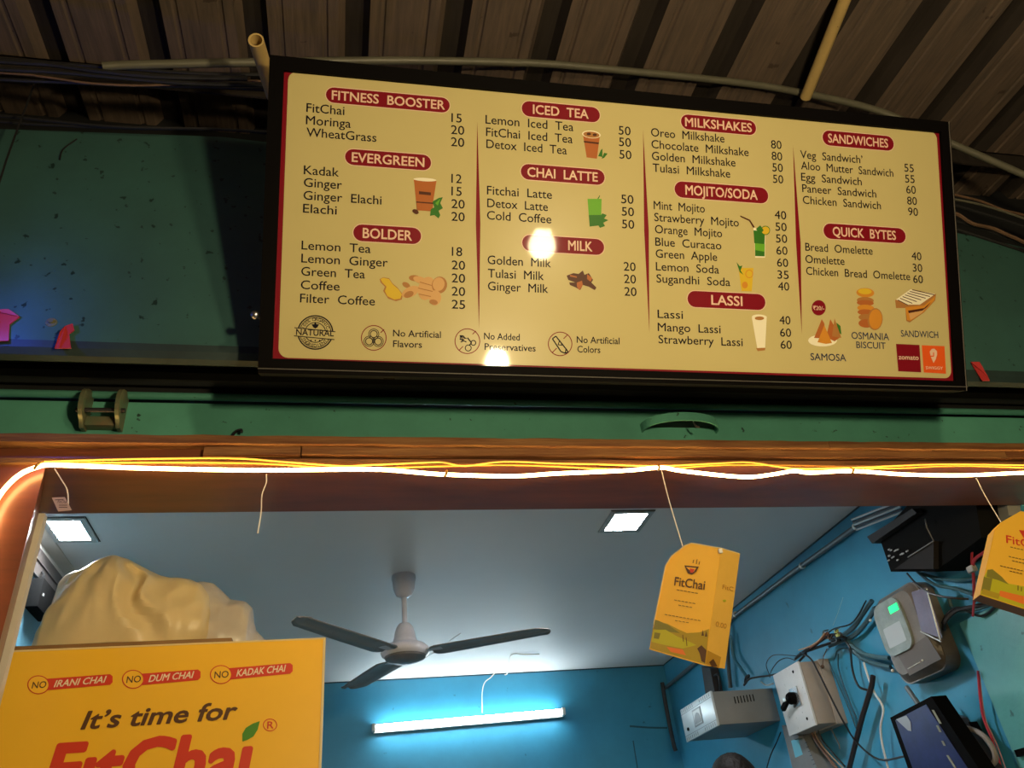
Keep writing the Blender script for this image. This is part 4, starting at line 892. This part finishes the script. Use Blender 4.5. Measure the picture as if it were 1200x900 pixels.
# isolator switch
iX = 2.0; y0, y1, z0, z1 = 3.30, 3.545, .538, .806
iso = thing('isolator_switch', 'white metal isolator switch box with black knob on the right wall', 'switch box', (2.08, 3.42, z0))
b = MB(); b.box((iX, y0, z0), (iX+.01, y1, z1), bev=.003); b.build('cover', mat('pale_grey_cover', (.62,.62,.62,1), .4, var=.1, vscale=14, spots=((.3,.3,.3,1),60,.7)), iso)
M_BEI = mat('beige_steel', (.36,.30,.25,1), .5, var=.15)
b = MB(); b.box((iX+.011, y0+.001, z0+.004), (iX+.10, y1-.002, z1-.004), bev=.003); b.build('housing', M_BEI, iso)
b = MB(); b.box((iX+.10, y0-.006, z0-.002), (XR, y1+.004, z1+.002), bev=.002); b.build('back_box', M_BEI, iso)
for (yy, zz) in ((3.36, .775), (3.355, .575)):
    b = MB(); b.lathe([(0,.002),(.006,.002),(.007,0)], (iX, yy, zz), axis=(-1,0,0), seg=12); b.build('screw_hole', M_BLACK, iso)
kc = V((iX, 3.405, .672))
b = MB(); b.box((iX-.006, 3.36, .635), (iX, 3.43, .715), bev=.002); b.build('knob_plate', mat('chrome_plate', (.45,.45,.46,1), .25, .8), iso)
b = MB(); b.lathe([(.026,0),(.026,.02),(.02,.03),(0,.03)], kc+V((-.006,0,0)), axis=(-1,0,0), seg=18)
b.obox(kc+V((-.035,.025,-.012)), (.018,.10,.022), (V((1,0,0)), V((0,.92,-.38)), V((0,.38,.92))), None, .004); b.build('knob', M_BLACK, iso)
b = MB(); b.obox(kc+V((-.046,.015,.0)), (.003,.022,.018), None, None, .001); b.build('knob_insert', M_SIL, iso)
# breaker strip under it
t = thing('breaker_box', 'narrow grey distribution box with a blue sticker below the isolator switch', 'breaker box', (2.1, 3.35, .1))
b = MB(); q = [aX(x, y, 2.07) for x, y in [(916,850),(938,856),(960,905),(975,960),(945,962),(930,905)]]; b.prism(q, (.079, 0, 0)); b.build('body', mat('distribution_grey', (.20,.205,.21,1), .5, var=.2), t)
b = MB(); b.prism([aX(x, y, 2.069) for x, y in [(927,868),(935,865.5),(940.5,884),(932,888)]], (.001, 0, 0)); b.build('sticker', mat('blue_sticker', (.12,.45,.60,1), .4), t)
b = MB()
for k in range(7): p = aX(944+k*1.9, 871+k*5, 2.068); b.box((2.0685, p.y-.012, p.z), (2.07, p.y+.006, p.z+.003))
b.build('louvre', M_PIPED, t)
b = MB(); b.box((2.05, 3.555, .53), (2.15, 3.60, .64), bev=.003); tag(b.build('terminal_box', mat('distribution_grey', (.2,.2,.2,1))), 'small grey terminal box between stabiliser and isolator switch', 'box')
# electricity meter
mX = 2.06; y0, y1, z0, z1 = 2.50, 2.775, .562, .885
M_METB = mat('meter_brown_plastic', (.20,.17,.145,1), .35, var=.45, vscale=10)
mt = thing('electricity_meter', 'dusty electricity meter with clear cover and green lit display on the right wall', 'meter', (2.1, 2.62, z0))
def rrect(y0, y1, z0, z1, r, X, n=6):
    out = []
    for (yc, zc, a0) in ((y1-r, z1-r, 0), (y0+r, z1-r, 90), (y0+r, z0+r, 180), (y1-r, z0+r, 270)):
        for k in range(n+1): t = math.radians(a0+90*k/n); out.append((X, yc+r*math.cos(t), zc+r*math.sin(t)))
    return out
b = MB(); b.prism(rrect(y0, y1, z0, z1, .05, mX+.03), (.06, 0, 0)); b.build('base', M_METB, mt)
b = MB()
A_ = rrect(y0+.004, y1-.004, z0+.004, z1-.004, .05, mX+.03); B_ = rrect(y0+.025, y1-.025, z0+.03, z1-.025, .045, mX)
n = len(A_); b.add(A_+B_, [[i, (i+1) % n, n+(i+1) % n, n+i] for i in range(n)]+[[n+i for i in range(n)]]); 
b.build('cover_shell', M_METB, mt)
b = MB(); b.prism(rrect(y0+.085, y1-.022, z0+.10, z1-.03, .045, mX-.010), (.012, 0, 0)); b.build('display_window', mat('foggy_window', (.30,.36,.35,1), .25, var=.45, vscale=14), mt)
b = MB(); b.prism(rrect(y0+.115, y1-.05, z0+.13, z1-.12, .006, mX-.0105), (.001, 0, 0)); b.build('nameplate', mat('nameplate_grey', (.40,.44,.46,1), .4), mt)
g0 = aX(1047, 713, mX-.012)
b = MB(); b.obox(g0, (.002,.055,.026), None, None, .0005); b.build('display', mat('green_display', (.02,.9,.25,1), .4, emit=1.2), mt)
b = MB(); b.prism([aX(x, y, mX-.003) for x, y in [(1068,694),(1086,688),(1104,748),(1080,740)]], (.004, 0, 0)); b.build('seal_plate', mat('violet_steel', (.30,.27,.36,1), .25, .5, var=.3, vscale=16), mt)
b = MB(); b.tube([aX(1086,690,mX-.004), aX(1102,750,mX-.004)], .003, seg=6); b.tube([aX(1079,740,mX-.004), aX(1103,752,mX-.004)], .0025, seg=6); b.build('edge_bead', M_SIL, mt)
b = MB(); b.prism([aX(x, y, mX-.002) for x, y in [(1052,768),(1086,745),(1103,772),(1066,792)]], (.003, 0, 0)); b.build('terminal_cover', mat('terminal_brown', (.11,.085,.07,1), .45, var=.2), mt)
b = MB(); b.tube([aX(1064,784,mX-.004), aX(1078,776,mX-.004)], .0018, seg=5); b.ball(aX(1081,774,mX-.004), .004, seg=8); b.build('seal_wire', M_WHITEP, mt)
for q in [(1020,727), (1046,786)]: b = MB(); b.ball(aX(*q, mX+.02), .006, seg=8); b.build('screw', M_WHITEP, mt)
# black open metal box (recorder tray)
bx = thing('recorder_tray', 'black metal recorder tray with open front high on the right wall', 'tray', aX(1070, 660, 2.0))
Q = lambda *p: [aX(x, y, X) for x, y, X in p]
def quad_box(pts, ext, name, m, par): b = MB(); b.prism(pts, ext); return b.build(name, m, par)
quad_box(Q((1044,670,2.02),(1095,670,2.02),(1150,630,2.02),(1142,580,2.02),(1070,585,2.02),(1030,628,2.02)), (.12, 0, 0), 'case', mat('matte_black_tray', (.004,.004,.004,1), .85, spec=.08), bx)
quad_box(Q((1016,629,1.99),(1069,596,1.99),(1074,601,1.99),(1022,637,1.99)), (.14, 0, 0), 'flap', mat('dark_grey_flap', (.02,.02,.022,1), .6, spec=.2), bx)
quad_box(Q((1048,667,2.0),(1094,634,2.0),(1094,667,2.0)), (.02, 0, 0), 'lower_lid', mat('dark_lid', (.014,.012,.012,1), .7, spec=.15), bx)
b = MB(); b.tube([aX(1084,608,1.995), aX(1086,618,1.995), aX(1094,634,1.995), aX(1064,653,1.995)], .0022, seg=5); b.build('edge_wire', mat('edge_grey', (.2,.2,.2,1), .4), bx)
b = MB()
for i in range(12): b.obox(aX(1040+random.random()*28, 643+random.random()*16, 2.012), (.004, .008+.008*random.random(), .004)); 
b.build('connector', mat('connector_metal', (.5,.5,.5,1), .3, .6), bx)
# switch plate with grey box
t = thing('switch_plate', 'pale round-cornered switch plate on a grey box, partly hidden by the header', 'switch', aX(1145, 610, 2.09))
quad_box(Q((1128,592,2.1),(1150,580,2.1),(1180,590,2.1),(1182,604,2.1),(1160,628,2.1),(1150,622,2.1)), (.05, 0, 0), 'back_box', mat('mid_grey_box', (.16,.17,.18,1), .5), t)
quad_box(Q((1130,592,2.085),(1136,584,2.085),(1154,582,2.085),(1161,600,2.085),(1159,608,2.085),(1149,618,2.085),(1145,617,2.085)), (.015, 0, 0), 'plate', mat('pale_plate', (.42,.42,.40,1), .4), t)
for q in [(1141,596),(1146,594),(1150,601),(1143,603)]: b = MB(); b.obox(aX(*q, 2.083), (.004,.010,.006)); b.build('rocker', mat('dull_red_rocker', (.30,.04,.04,1), .4), t)
# pale green board fixed on the right wall
b = MB(); b.box((2.128, 1.985, -.4), (2.15, 2.42, .690), bev=.003); tag(b.build('plywood_panel', mat('pale_teal_paint', (.10,.36,.36,1), .45, var=.2, vscale=5, bump=.15, spots=((.04,.14,.14,1), 16, .70))), 'pale teal painted panel fixed on the right wall beside the meter', 'panel')
# charge controller with blue front
cX = 2.0
cc = thing('inverter_display', 'tilted black box with dark blue front at the lower right', 'device', aX(1095, 870, 2.03))
q = Q((1043,841,cX),(1091,816,cX),(1150,905,cX),(1078,940,cX)); quad_box(q, (.06, 0, 0), 'case', M_BLACK, cc)
quad_box(Q((1049,844,cX-.002),(1085,825.5,cX-.002),(1137,905,cX-.002),(1082,935,cX-.002)), (.003, 0, 0), 'front_sheet', mat('navy_front', (.018,.025,.12,1), .3, var=.5, vscale=12), cc)
quad_box(Q((1050,843,cX-.004),(1062,838.5,cX-.004),(1067,846,cX-.004),(1068,857,cX-.004),(1064,856,cX-.004)), (.001, 0, 0), 'emblem', mat('emblem_grey', (.25,.27,.30,1), .35), cc)
b = MB()
for (p, r_) in [((1093,832),(1102,848)),((1098,850),(1102,858)),((1104,868),(1107,874)),((1110,885),(1120,901))]:
    b.prism(Q((p[0]-1.3,p[1],cX-.004),(p[0]+1.3,p[1],cX-.004),(r_[0]+1.3,r_[1],cX-.004),(r_[0]-1.3,r_[1],cX-.004)), (.001, 0, 0))
b.build('legend_print', mat('legend_olive', (.22,.22,.16,1), .4), cc)
quad_box(Q((1091,818,2.06),(1106,838,2.06),(1116,842,2.06),(1160,905,2.06),(1145,920,2.06)), (.06, 0, 0), 'side_block', mat('brown_black', (.025,.018,.018,1), .45), cc)
cable('grey_pipe_loop', Q((1120,853,2.10),(1136,854,2.09),(1152,862,2.08),(1164,878,2.08),(1166,892,2.08),(1155,899,2.08),(1140,902,2.1)), .009, mat('loop_grey', (.22,.20,.19,1), .4), 'bent grey pipe loop right of the dark blue box', seg=8)
cable('grey_pipe_stub', Q((1062,805,2.1),(1074,822,2.1),(1085,840,2.1)), .009, M_PIPE, 'short grey pipe from the meter down to the dark blue box', seg=8)
b = MB(); b.prism(Q((1126,850,2.11),(1136,846,2.11),(1142,856,2.11),(1140,870,2.11),(1132,866,2.11)), (.03, 0, 0)); tag(b.build('clamp_block', M_BLACK), 'small black clamp behind the grey pipe loop', 'clamp')

# wires
WIRES = [
 ('red_wire', [(1116,590,2.06),(1125,612,2.05),(1138,634,2.06),(1139,660,2.07),(1142,690,2.08),(1140,722,2.10)], .004, (.35,.02,.03,1), 'thin red wire from the header down past the black tray'),
 ('red_wire', [(1166,640,2.05),(1154,647,2.05),(1141,658,2.06),(1141,680,2.07),(1142,705,2.09)], .0055, (.30,.02,.03,1), 'thicker red wire bending from behind the right tea packet'),
 ('red_wire', [(1146,786,2.12),(1148,812,2.12),(1152,840,2.12),(1163,868,2.12),(1175,905,2.12)], .0042, (.42,.03,.06,1), 'red wire hanging down the teal panel at the lower right'),
 ('pink_wire', [(1148,790,2.125),(1151,820,2.125),(1156,846,2.125),(1168,872,2.125),(1180,905,2.125)], .002, (.55,.25,.28,1), 'thin pink wire beside the red wire on the teal panel'),
 ('white_wire', [(1012,776,2.11),(1018,795,2.11),(1025,812,2.11),(1035,830,2.11),(1032,852,2.11),(1034,872,2.11),(1042,905,2.11)], .0042, (.62,.62,.60,1), 'white wire hanging between the isolator switch and the dark blue box'),
 ('black_hose', [(1023,792,2.10),(1021,805,2.10),(1012,835,2.10),(1004,865,2.10),(994,905,2.10)], .011, (.02,.014,.014,1), 'thick black hose hanging right of the isolator switch'),
 ('black_wire', [(938,765,2.03),(950,772,2.03),(960,790,2.03),(975,820,2.05),(988,845,2.06),(1004,870,2.09),(1030,890,2.1),(1062,886,2.1)], .0042, (.010,.010,.012,1), 'black wire looping over the isolator box down to the dark blue box'),
 ('black_wire', [(990,750,2.11),(996,760,2.11),(999,785,2.11),(1006,804,2.11),(1018,809,2.1)], .005, (.012,.012,.013,1), 'black wire from the knot to the thick black hose'),
 ('black_wire', [(1063,672,2.06),(1075,685,2.04),(1095,697,2.03),(1120,701,2.05),(1135,702,2.08)], .004, (.012,.012,.013,1), 'black wire sagging in front of the meter top'),
 ('grey_wire', [(1075,670,2.12),(1095,685,2.12),(1120,690,2.12),(1140,697,2.12)], .006, (.05,.13,.16,1), 'blue grey wire behind the meter, upper one'),
 ('grey_wire', [(1080,672,2.13),(1100,678,2.13),(1125,680,2.13),(1150,676,2.13)], .006, (.05,.14,.18,1), 'blue grey wire running to the right tea packet'),
 ('grey_wire', [(1112,700,2.12),(1116,712,2.12),(1130,716,2.12),(1150,712,2.12),(1170,704,2.12)], .007, (.07,.16,.18,1), 'blue grey wire loop right of the meter'),
 ('black_wire', [(1106,738,2.09),(1108,728,2.08),(1120,716,2.10),(1140,711,2.11),(1165,707,2.12)], .007, (.015,.012,.012,1), 'thick black wire from the right side of the meter'),
 ('black_wire', [(1104,730,2.10),(1110,720,2.09),(1124,712,2.1),(1150,722,2.12),(1172,706,2.12)], .0045, (.012,.012,.012,1), 'thinner black wire from the right side of the meter'),
 ('grey_cable', [(1022,704,2.12),(1012,718,2.12),(1002,733,2.12),(990,743,2.12),(975,750,2.12)], .0095, (.05,.10,.13,1), 'grey cable from the meter to the wire knot, upper one'),
 ('grey_cable', [(1026,712,2.12),(1016,728,2.12),(1004,742,2.12),(990,750,2.12),(972,757,2.12)], .009, (.045,.09,.11,1), 'grey cable from the meter to the wire knot, lower one'),
 ('black_wire', [(1015,704,2.10),(1005,722,2.1),(995,732,2.1),(975,738,2.1),(962,752,2.1),(945,764,2.08)], .003, (.01,.01,.01,1), 'thin black wire along the top of the grey cables'),
 ('grey_cable', [(992,748,2.12),(1000,758,2.12),(1012,766,2.12),(1028,770,2.12),(1042,771,2.12)], .009, (.06,.14,.17,1), 'grey cable from the knot to the lower side of the meter, upper one'),
 ('grey_cable', [(996,756,2.125),(1008,770,2.125),(1026,778,2.125),(1044,782,2.125)], .009, (.05,.12,.15,1), 'grey cable from the knot to the lower side of the meter, lower one'),
 ('black_wire', [(945,766,2.06),(925,785,2.05),(905,791,2.05),(880,795,2.05),(873,802,2.06)], .0048, (.012,.012,.013,1), 'black wire from the isolator switch to the stabiliser'),
 ('black_wire', [(873,800,2.09),(874,794,2.09),(878,792,2.09),(872,803,2.09)], .006, (.012,.012,.013,1), 'short black cable stub on the stabiliser'),
 ('thin_wire', [(934,769,2.08),(925,768,2.07),(906,768,2.06),(898,778,2.06),(902,792,2.05)], .002, (.012,.012,.012,1), 'thin black wire arc left of the isolator switch, outer one'),
 ('thin_wire', [(932,774,2.08),(922,771,2.07),(912,775,2.06),(904,786,2.06),(902,794,2.06)], .002, (.012,.012,.012,1), 'thin black wire arc left of the isolator switch, inner one'),
 ('blue_wire', [(978,772,2.13),(982,762,2.13),(992,760,2.13),(1000,766,2.13)], .0035, (.02,.08,.12,1), 'dark blue wire loop below the knot'),
 ('blue_wire', [(982,766,2.13),(983,785,2.13),(992,812,2.13),(1004,842,2.13)], .0035, (.015,.06,.09,1), 'dark blue wire hanging below the knot, left one'),
 ('blue_wire', [(972,776,2.13),(982,800,2.13),(993,826,2.13),(1004,855,2.13)], .003, (.015,.07,.10,1), 'dark blue wire hanging close to the isolator box'),
 ('pale_wire', [(892,799,2.10),(898,803,2.10),(906,801,2.08)], .004, (.35,.42,.42,1), 'short pale wire between stabiliser and isolator switch'),
 ('brown_wire', [(950,852,2.10),(955,866,2.1),(968,884,2.1),(984,905,2.1)], .007, (.16,.08,.05,1), 'brown wire coming out under the isolator switch'),
 ('tan_wire', [(953,850,2.09),(958,866,2.09),(972,884,2.09),(990,902,2.09)], .0025, (.45,.27,.15,1), 'thin tan wire under the isolator switch'),
 ('black_wire', [(957,850,2.10),(964,868,2.1),(976,882,2.1),(990,898,2.1)], .004, (.012,.012,.012,1), 'black wire under the isolator switch, beside the brown wire'),
 ('grey_wire', [(972,850,2.12),(978,862,2.12),(983,872,2.12),(984,878,2.12)], .003, (.12,.14,.15,1), 'short grey wire end under the isolator switch'),
 ('black_wire', [(915,858,2.12),(910,870,2.12),(903,885,2.12),(898,902,2.12)], .0032, (.012,.012,.02,1), 'thin black wire left of the narrow distribution box'),
 ('pale_string', [(988,700,2.13),(982,718,2.13),(976,733,2.13)], .0012, (.30,.55,.62,1), 'faint pale string on the blue wall above the knot'),
 ('brown_wire', [(942,764,2.05),(952,757,2.05),(962,750,2.06),(970,741,2.07)], .0055, (.25,.10,.07,1), 'brown wire in the knot above the isolator switch'),
 ('tan_wire', [(936,762,2.045),(950,757,2.045),(960,750,2.05),(967,741,2.06)], .003, (.50,.33,.22,1), 'tan wire on top of the knot'),
 ('black_wire', [(934,770,2.05),(948,760,2.05),(960,752,2.06),(975,744,2.08),(992,748,2.1)], .007, (.012,.011,.012,1), 'thick black wire through the knot above the isolator switch'),
 ('black_wire', [(932,772,2.06),(944,764,2.06),(966,756,2.07),(985,750,2.1)], .006, (.012,.011,.012,1), 'lower black wire through the knot above the isolator switch'),
]
for i, (nm, p, r, c, lab) in enumerate(WIRES):
    cable(nm, [aX(x, y, X) for x, y, X in p], r, mat('insulation_%d' % i, c, .45), lab, cat='wire')
t = thing('wire_knot', 'tangle of taped wire ends with a yellow connector above the isolator switch', 'wires', aX(975, 748, 2.08))
for k in range(9):
    x, y = 962+random.random()*22, 738+random.random()*14; a_ = random.random()*6.28
    b = MB(); b.tube([aX(x, y, 2.07), aX(x+7*math.cos(a_), y+4*math.sin(a_), 2.05), aX(x+10*math.cos(a_+.6), y+7*math.sin(a_+.6), 2.08)], .0028, seg=5, smooth_path=3); b.build('wire_end', [M_CABLE, M_CABBR, M_PIPE][k % 3], t)
b = MB(); b.obox(aX(981, 742, 2.06), (.012,.018,.03), None, None, .003); b.build('connector', mat('yellow_green_connector', (.45,.48,.12,1), .4), t)
b = MB(); c = aX(964, 781, 2.1); b.ball(c, .008, seg=10); b.tube([c, aX(965,770,2.1), aX(969,760,2.1)], .002, seg=5); b.build('hanging_cap', M_CABBR, iso)
b = MB(); b.obox(aX(1139, 667, 2.062), (.02,.028,.022), None, None, .003); tag(b.build('wire_joint', mat('grey_tape', (.25,.24,.22,1), .5)), 'grey taped joint on the red wires', 'joint')
b = MB(); b.obox(aX(1199, 881, 2.122), (.01,.06,.02)); tag(b.build('door_catch', M_BLACK), 'small black catch on the teal panel at the right edge', 'catch')

def _plural(n): return n.replace('_', ' ')+('es' if n.endswith(('s', 'x', 'ch')) else 's')
# =================================================================== person (only the top of the head shows)
hc = aY(851, 884, 3.0); PXc, PYc = hc.x, 3.0; HT0 = hc.z
per = thing('person', 'person with short dark hair standing inside, only head top visible', 'person', (PXc, PYc, ZF))
hgt = HT0-.0-ZF
def skin_obj(name, verts, edges, radii, m, parent, sub=2, root=0):
    me = bpy.data.meshes.new(name); me.from_pydata([V(v) for v in verts], edges, [])
    o = bpy.data.objects.new(name, me); COL.objects.link(o)
    md = o.modifiers.new('k', 'SKIN'); 
    for i, r in enumerate(radii): me.skin_vertices[0].data[i].radius = (r, r) if not isinstance(r, tuple) else r
    me.skin_vertices[0].data[root].use_root = True
    md2 = o.modifiers.new('s', 'SUBSURF'); md2.levels = sub; md2.render_levels = sub
    dg = bpy.context.evaluated_depsgraph_get(); dg.update()
    m2 = bpy.data.meshes.new_from_object(o.evaluated_get(dg)); bpy.data.objects.remove(o)
    m2.name = name; m2.materials.clear(); m2.materials.append(m)
    for p in m2.polygons: p.use_smooth = True; p.material_index = 0
    o = bpy.data.objects.new(name, m2); COL.objects.link(o)
    if parent: o.parent = parent
    return o
s_ = hgt/1.72
sk = [(0,0,.95),(0,0,1.10),(0,.0,1.28),(0,0,1.42),(0,-.01,1.49),(0,-.015,1.55)]
ed = [(0,1),(1,2),(2,3),(3,4),(4,5)]; rad = [(.155,.11),(.14,.10),(.16,.11),(.10,.08),.055,.050]
def chain(pts, rs, start):
    k = start
    for p, r in zip(pts, rs): sk.append(p); rad.append(r); ed.append((k, len(sk)-1)); k = len(sk)-1
    return k
for sgn in (-1, 1):
    chain([(sgn*.10,0,.86),(sgn*.10,-.005,.5),(sgn*.10,.015,.09),(sgn*.105,-.10,.04)], [.095,.06,.042,.038], 0)
    w_ = chain([(sgn*.17,0,1.40),(sgn*.21,.01,1.14),(sgn*.22,-.06,.90)], [.055,.042,.028], 3)
    hnd = chain([(sgn*.222,-.075,.83)], [.034], w_)
body = skin_obj('body', sk, ed, rad, mat('skin_tone', (.30,.15,.09,1), .5), per)
body.scale = (s_, s_, s_)
def sgm(name, verts, edges, radii, m, sub=2):
    o = skin_obj(name, verts, edges, radii, m, per, sub); o.scale = (s_, s_, s_); return o
for sgn in (-1, 1):   # fingers and thumbs
    for k, (dx, ln) in enumerate(((-.024,.068),(-.008,.078),(.008,.073),(.023,.058))):
        x = sgn*.222; y = -.078+dx
        sgm('finger', [(x, y, .83), (x, y-.004, .80), (x-sgn*.004, y-.006, .80-ln*.5), (x-sgn*.014, y-.006, .80-ln*.9)], [(0,1),(1,2),(2,3)], [.009,.009,.008,.007], MATS['skin_tone'], 1)
    sgm('thumb', [(sgn*.215,-.085,.845), (sgn*.208,-.112,.825), (sgn*.205,-.122,.795)], [(0,1),(1,2)], [.011,.010,.008], MATS['skin_tone'], 1)
M_SH = mat('grey_shirt', (.12,.13,.16,1), .8, var=.2)
sgm('shirt', [(0,0,.93),(0,0,1.10),(0,0,1.28),(0,0,1.41),(-.18,0,1.39),(-.20,.01,1.24),(.18,0,1.39),(.20,.01,1.24)], [(0,1),(1,2),(2,3),(3,4),(4,5),(3,6),(6,7)], [(.175,.13),(.158,.118),(.178,.128),(.12,.095),.07,.066,.07,.066], M_SH)
sgm('trousers', [(0,0,.95),(-.10,0,.84),(-.10,-.005,.5),(-.10,.012,.12),(.10,0,.84),(.10,-.005,.5),(.10,.012,.12)], [(0,1),(1,2),(2,3),(0,4),(4,5),(5,6)], [(.165,.12),.11,.078,.06,.11,.078,.06], mat('dark_trousers', (.03,.035,.05,1), .8))
# head with face
def head_part(name, f, m, seg=28):
    bm = bmesh.new(); bmesh.ops.create_uvsphere(bm, u_segments=seg, v_segments=seg//2+4, radius=1)
    for v in bm.verts: v.co = f(v.co.copy())
    b = MB(); b.bm(bm, m, V((PXc, PYc, ZF)), None, True); return b.build(name, m, per)
def headf(c):
    x, y, z = c; r = V((x*.076, y*.096, z*.115))
    if z < 0: r.x *= 1-.25*z*z; r.y *= 1-.12*z*z
    if y < -.6 and abs(x) < .16 and -.35 < z < .15: r.y -= .016*(1-abs(x)/.16)
    return V((r.x, r.y-.02, r.z+hgt/s_-.118))*s_
head_part('head', headf, MATS['skin_tone'])
head_part('hair', lambda c: V((c.x*.088, c.y*.114-.016, max(c.z, -.25 if c.y > 0 else .30)*.122+hgt/s_-.119))*s_ + V((0,0,.003))*noise.noise(c*9), mat('dark_hair', (.006,.004,.003,1), .6, spec=.12, bump=.5, bscale=90, stretch=(1,1,.3)))
for sgn in (-1, 1):
    head_part('eye', lambda c: V((c.x*.012+sgn*.031, c.y*.008-.108, c.z*.008+hgt/s_-.115))*s_, mat('eye_white', (.7,.68,.65,1), .2), 12)
    head_part('ear', lambda c: V((c.x*.008+sgn*.078, c.y*.016-.01, c.z*.03+hgt/s_-.125))*s_, MATS['skin_tone'], 12)
head_part('mouth', lambda c: V((c.x*.024, c.y*.006-.107, c.z*.007+hgt/s_-.182))*s_, mat('lips', (.30,.09,.07,1), .5), 12)

# things of one kind share a group
import re as _re
kinds = {}
for o in list(COL.objects):
    if o.parent is None and o.get('category'): kinds.setdefault(_re.sub(r'\.\d+$', '', o.name), []).append(o)
for k, l in kinds.items():
    if len(l) > 1:
        for o in l: o['group'] = _plural(k)
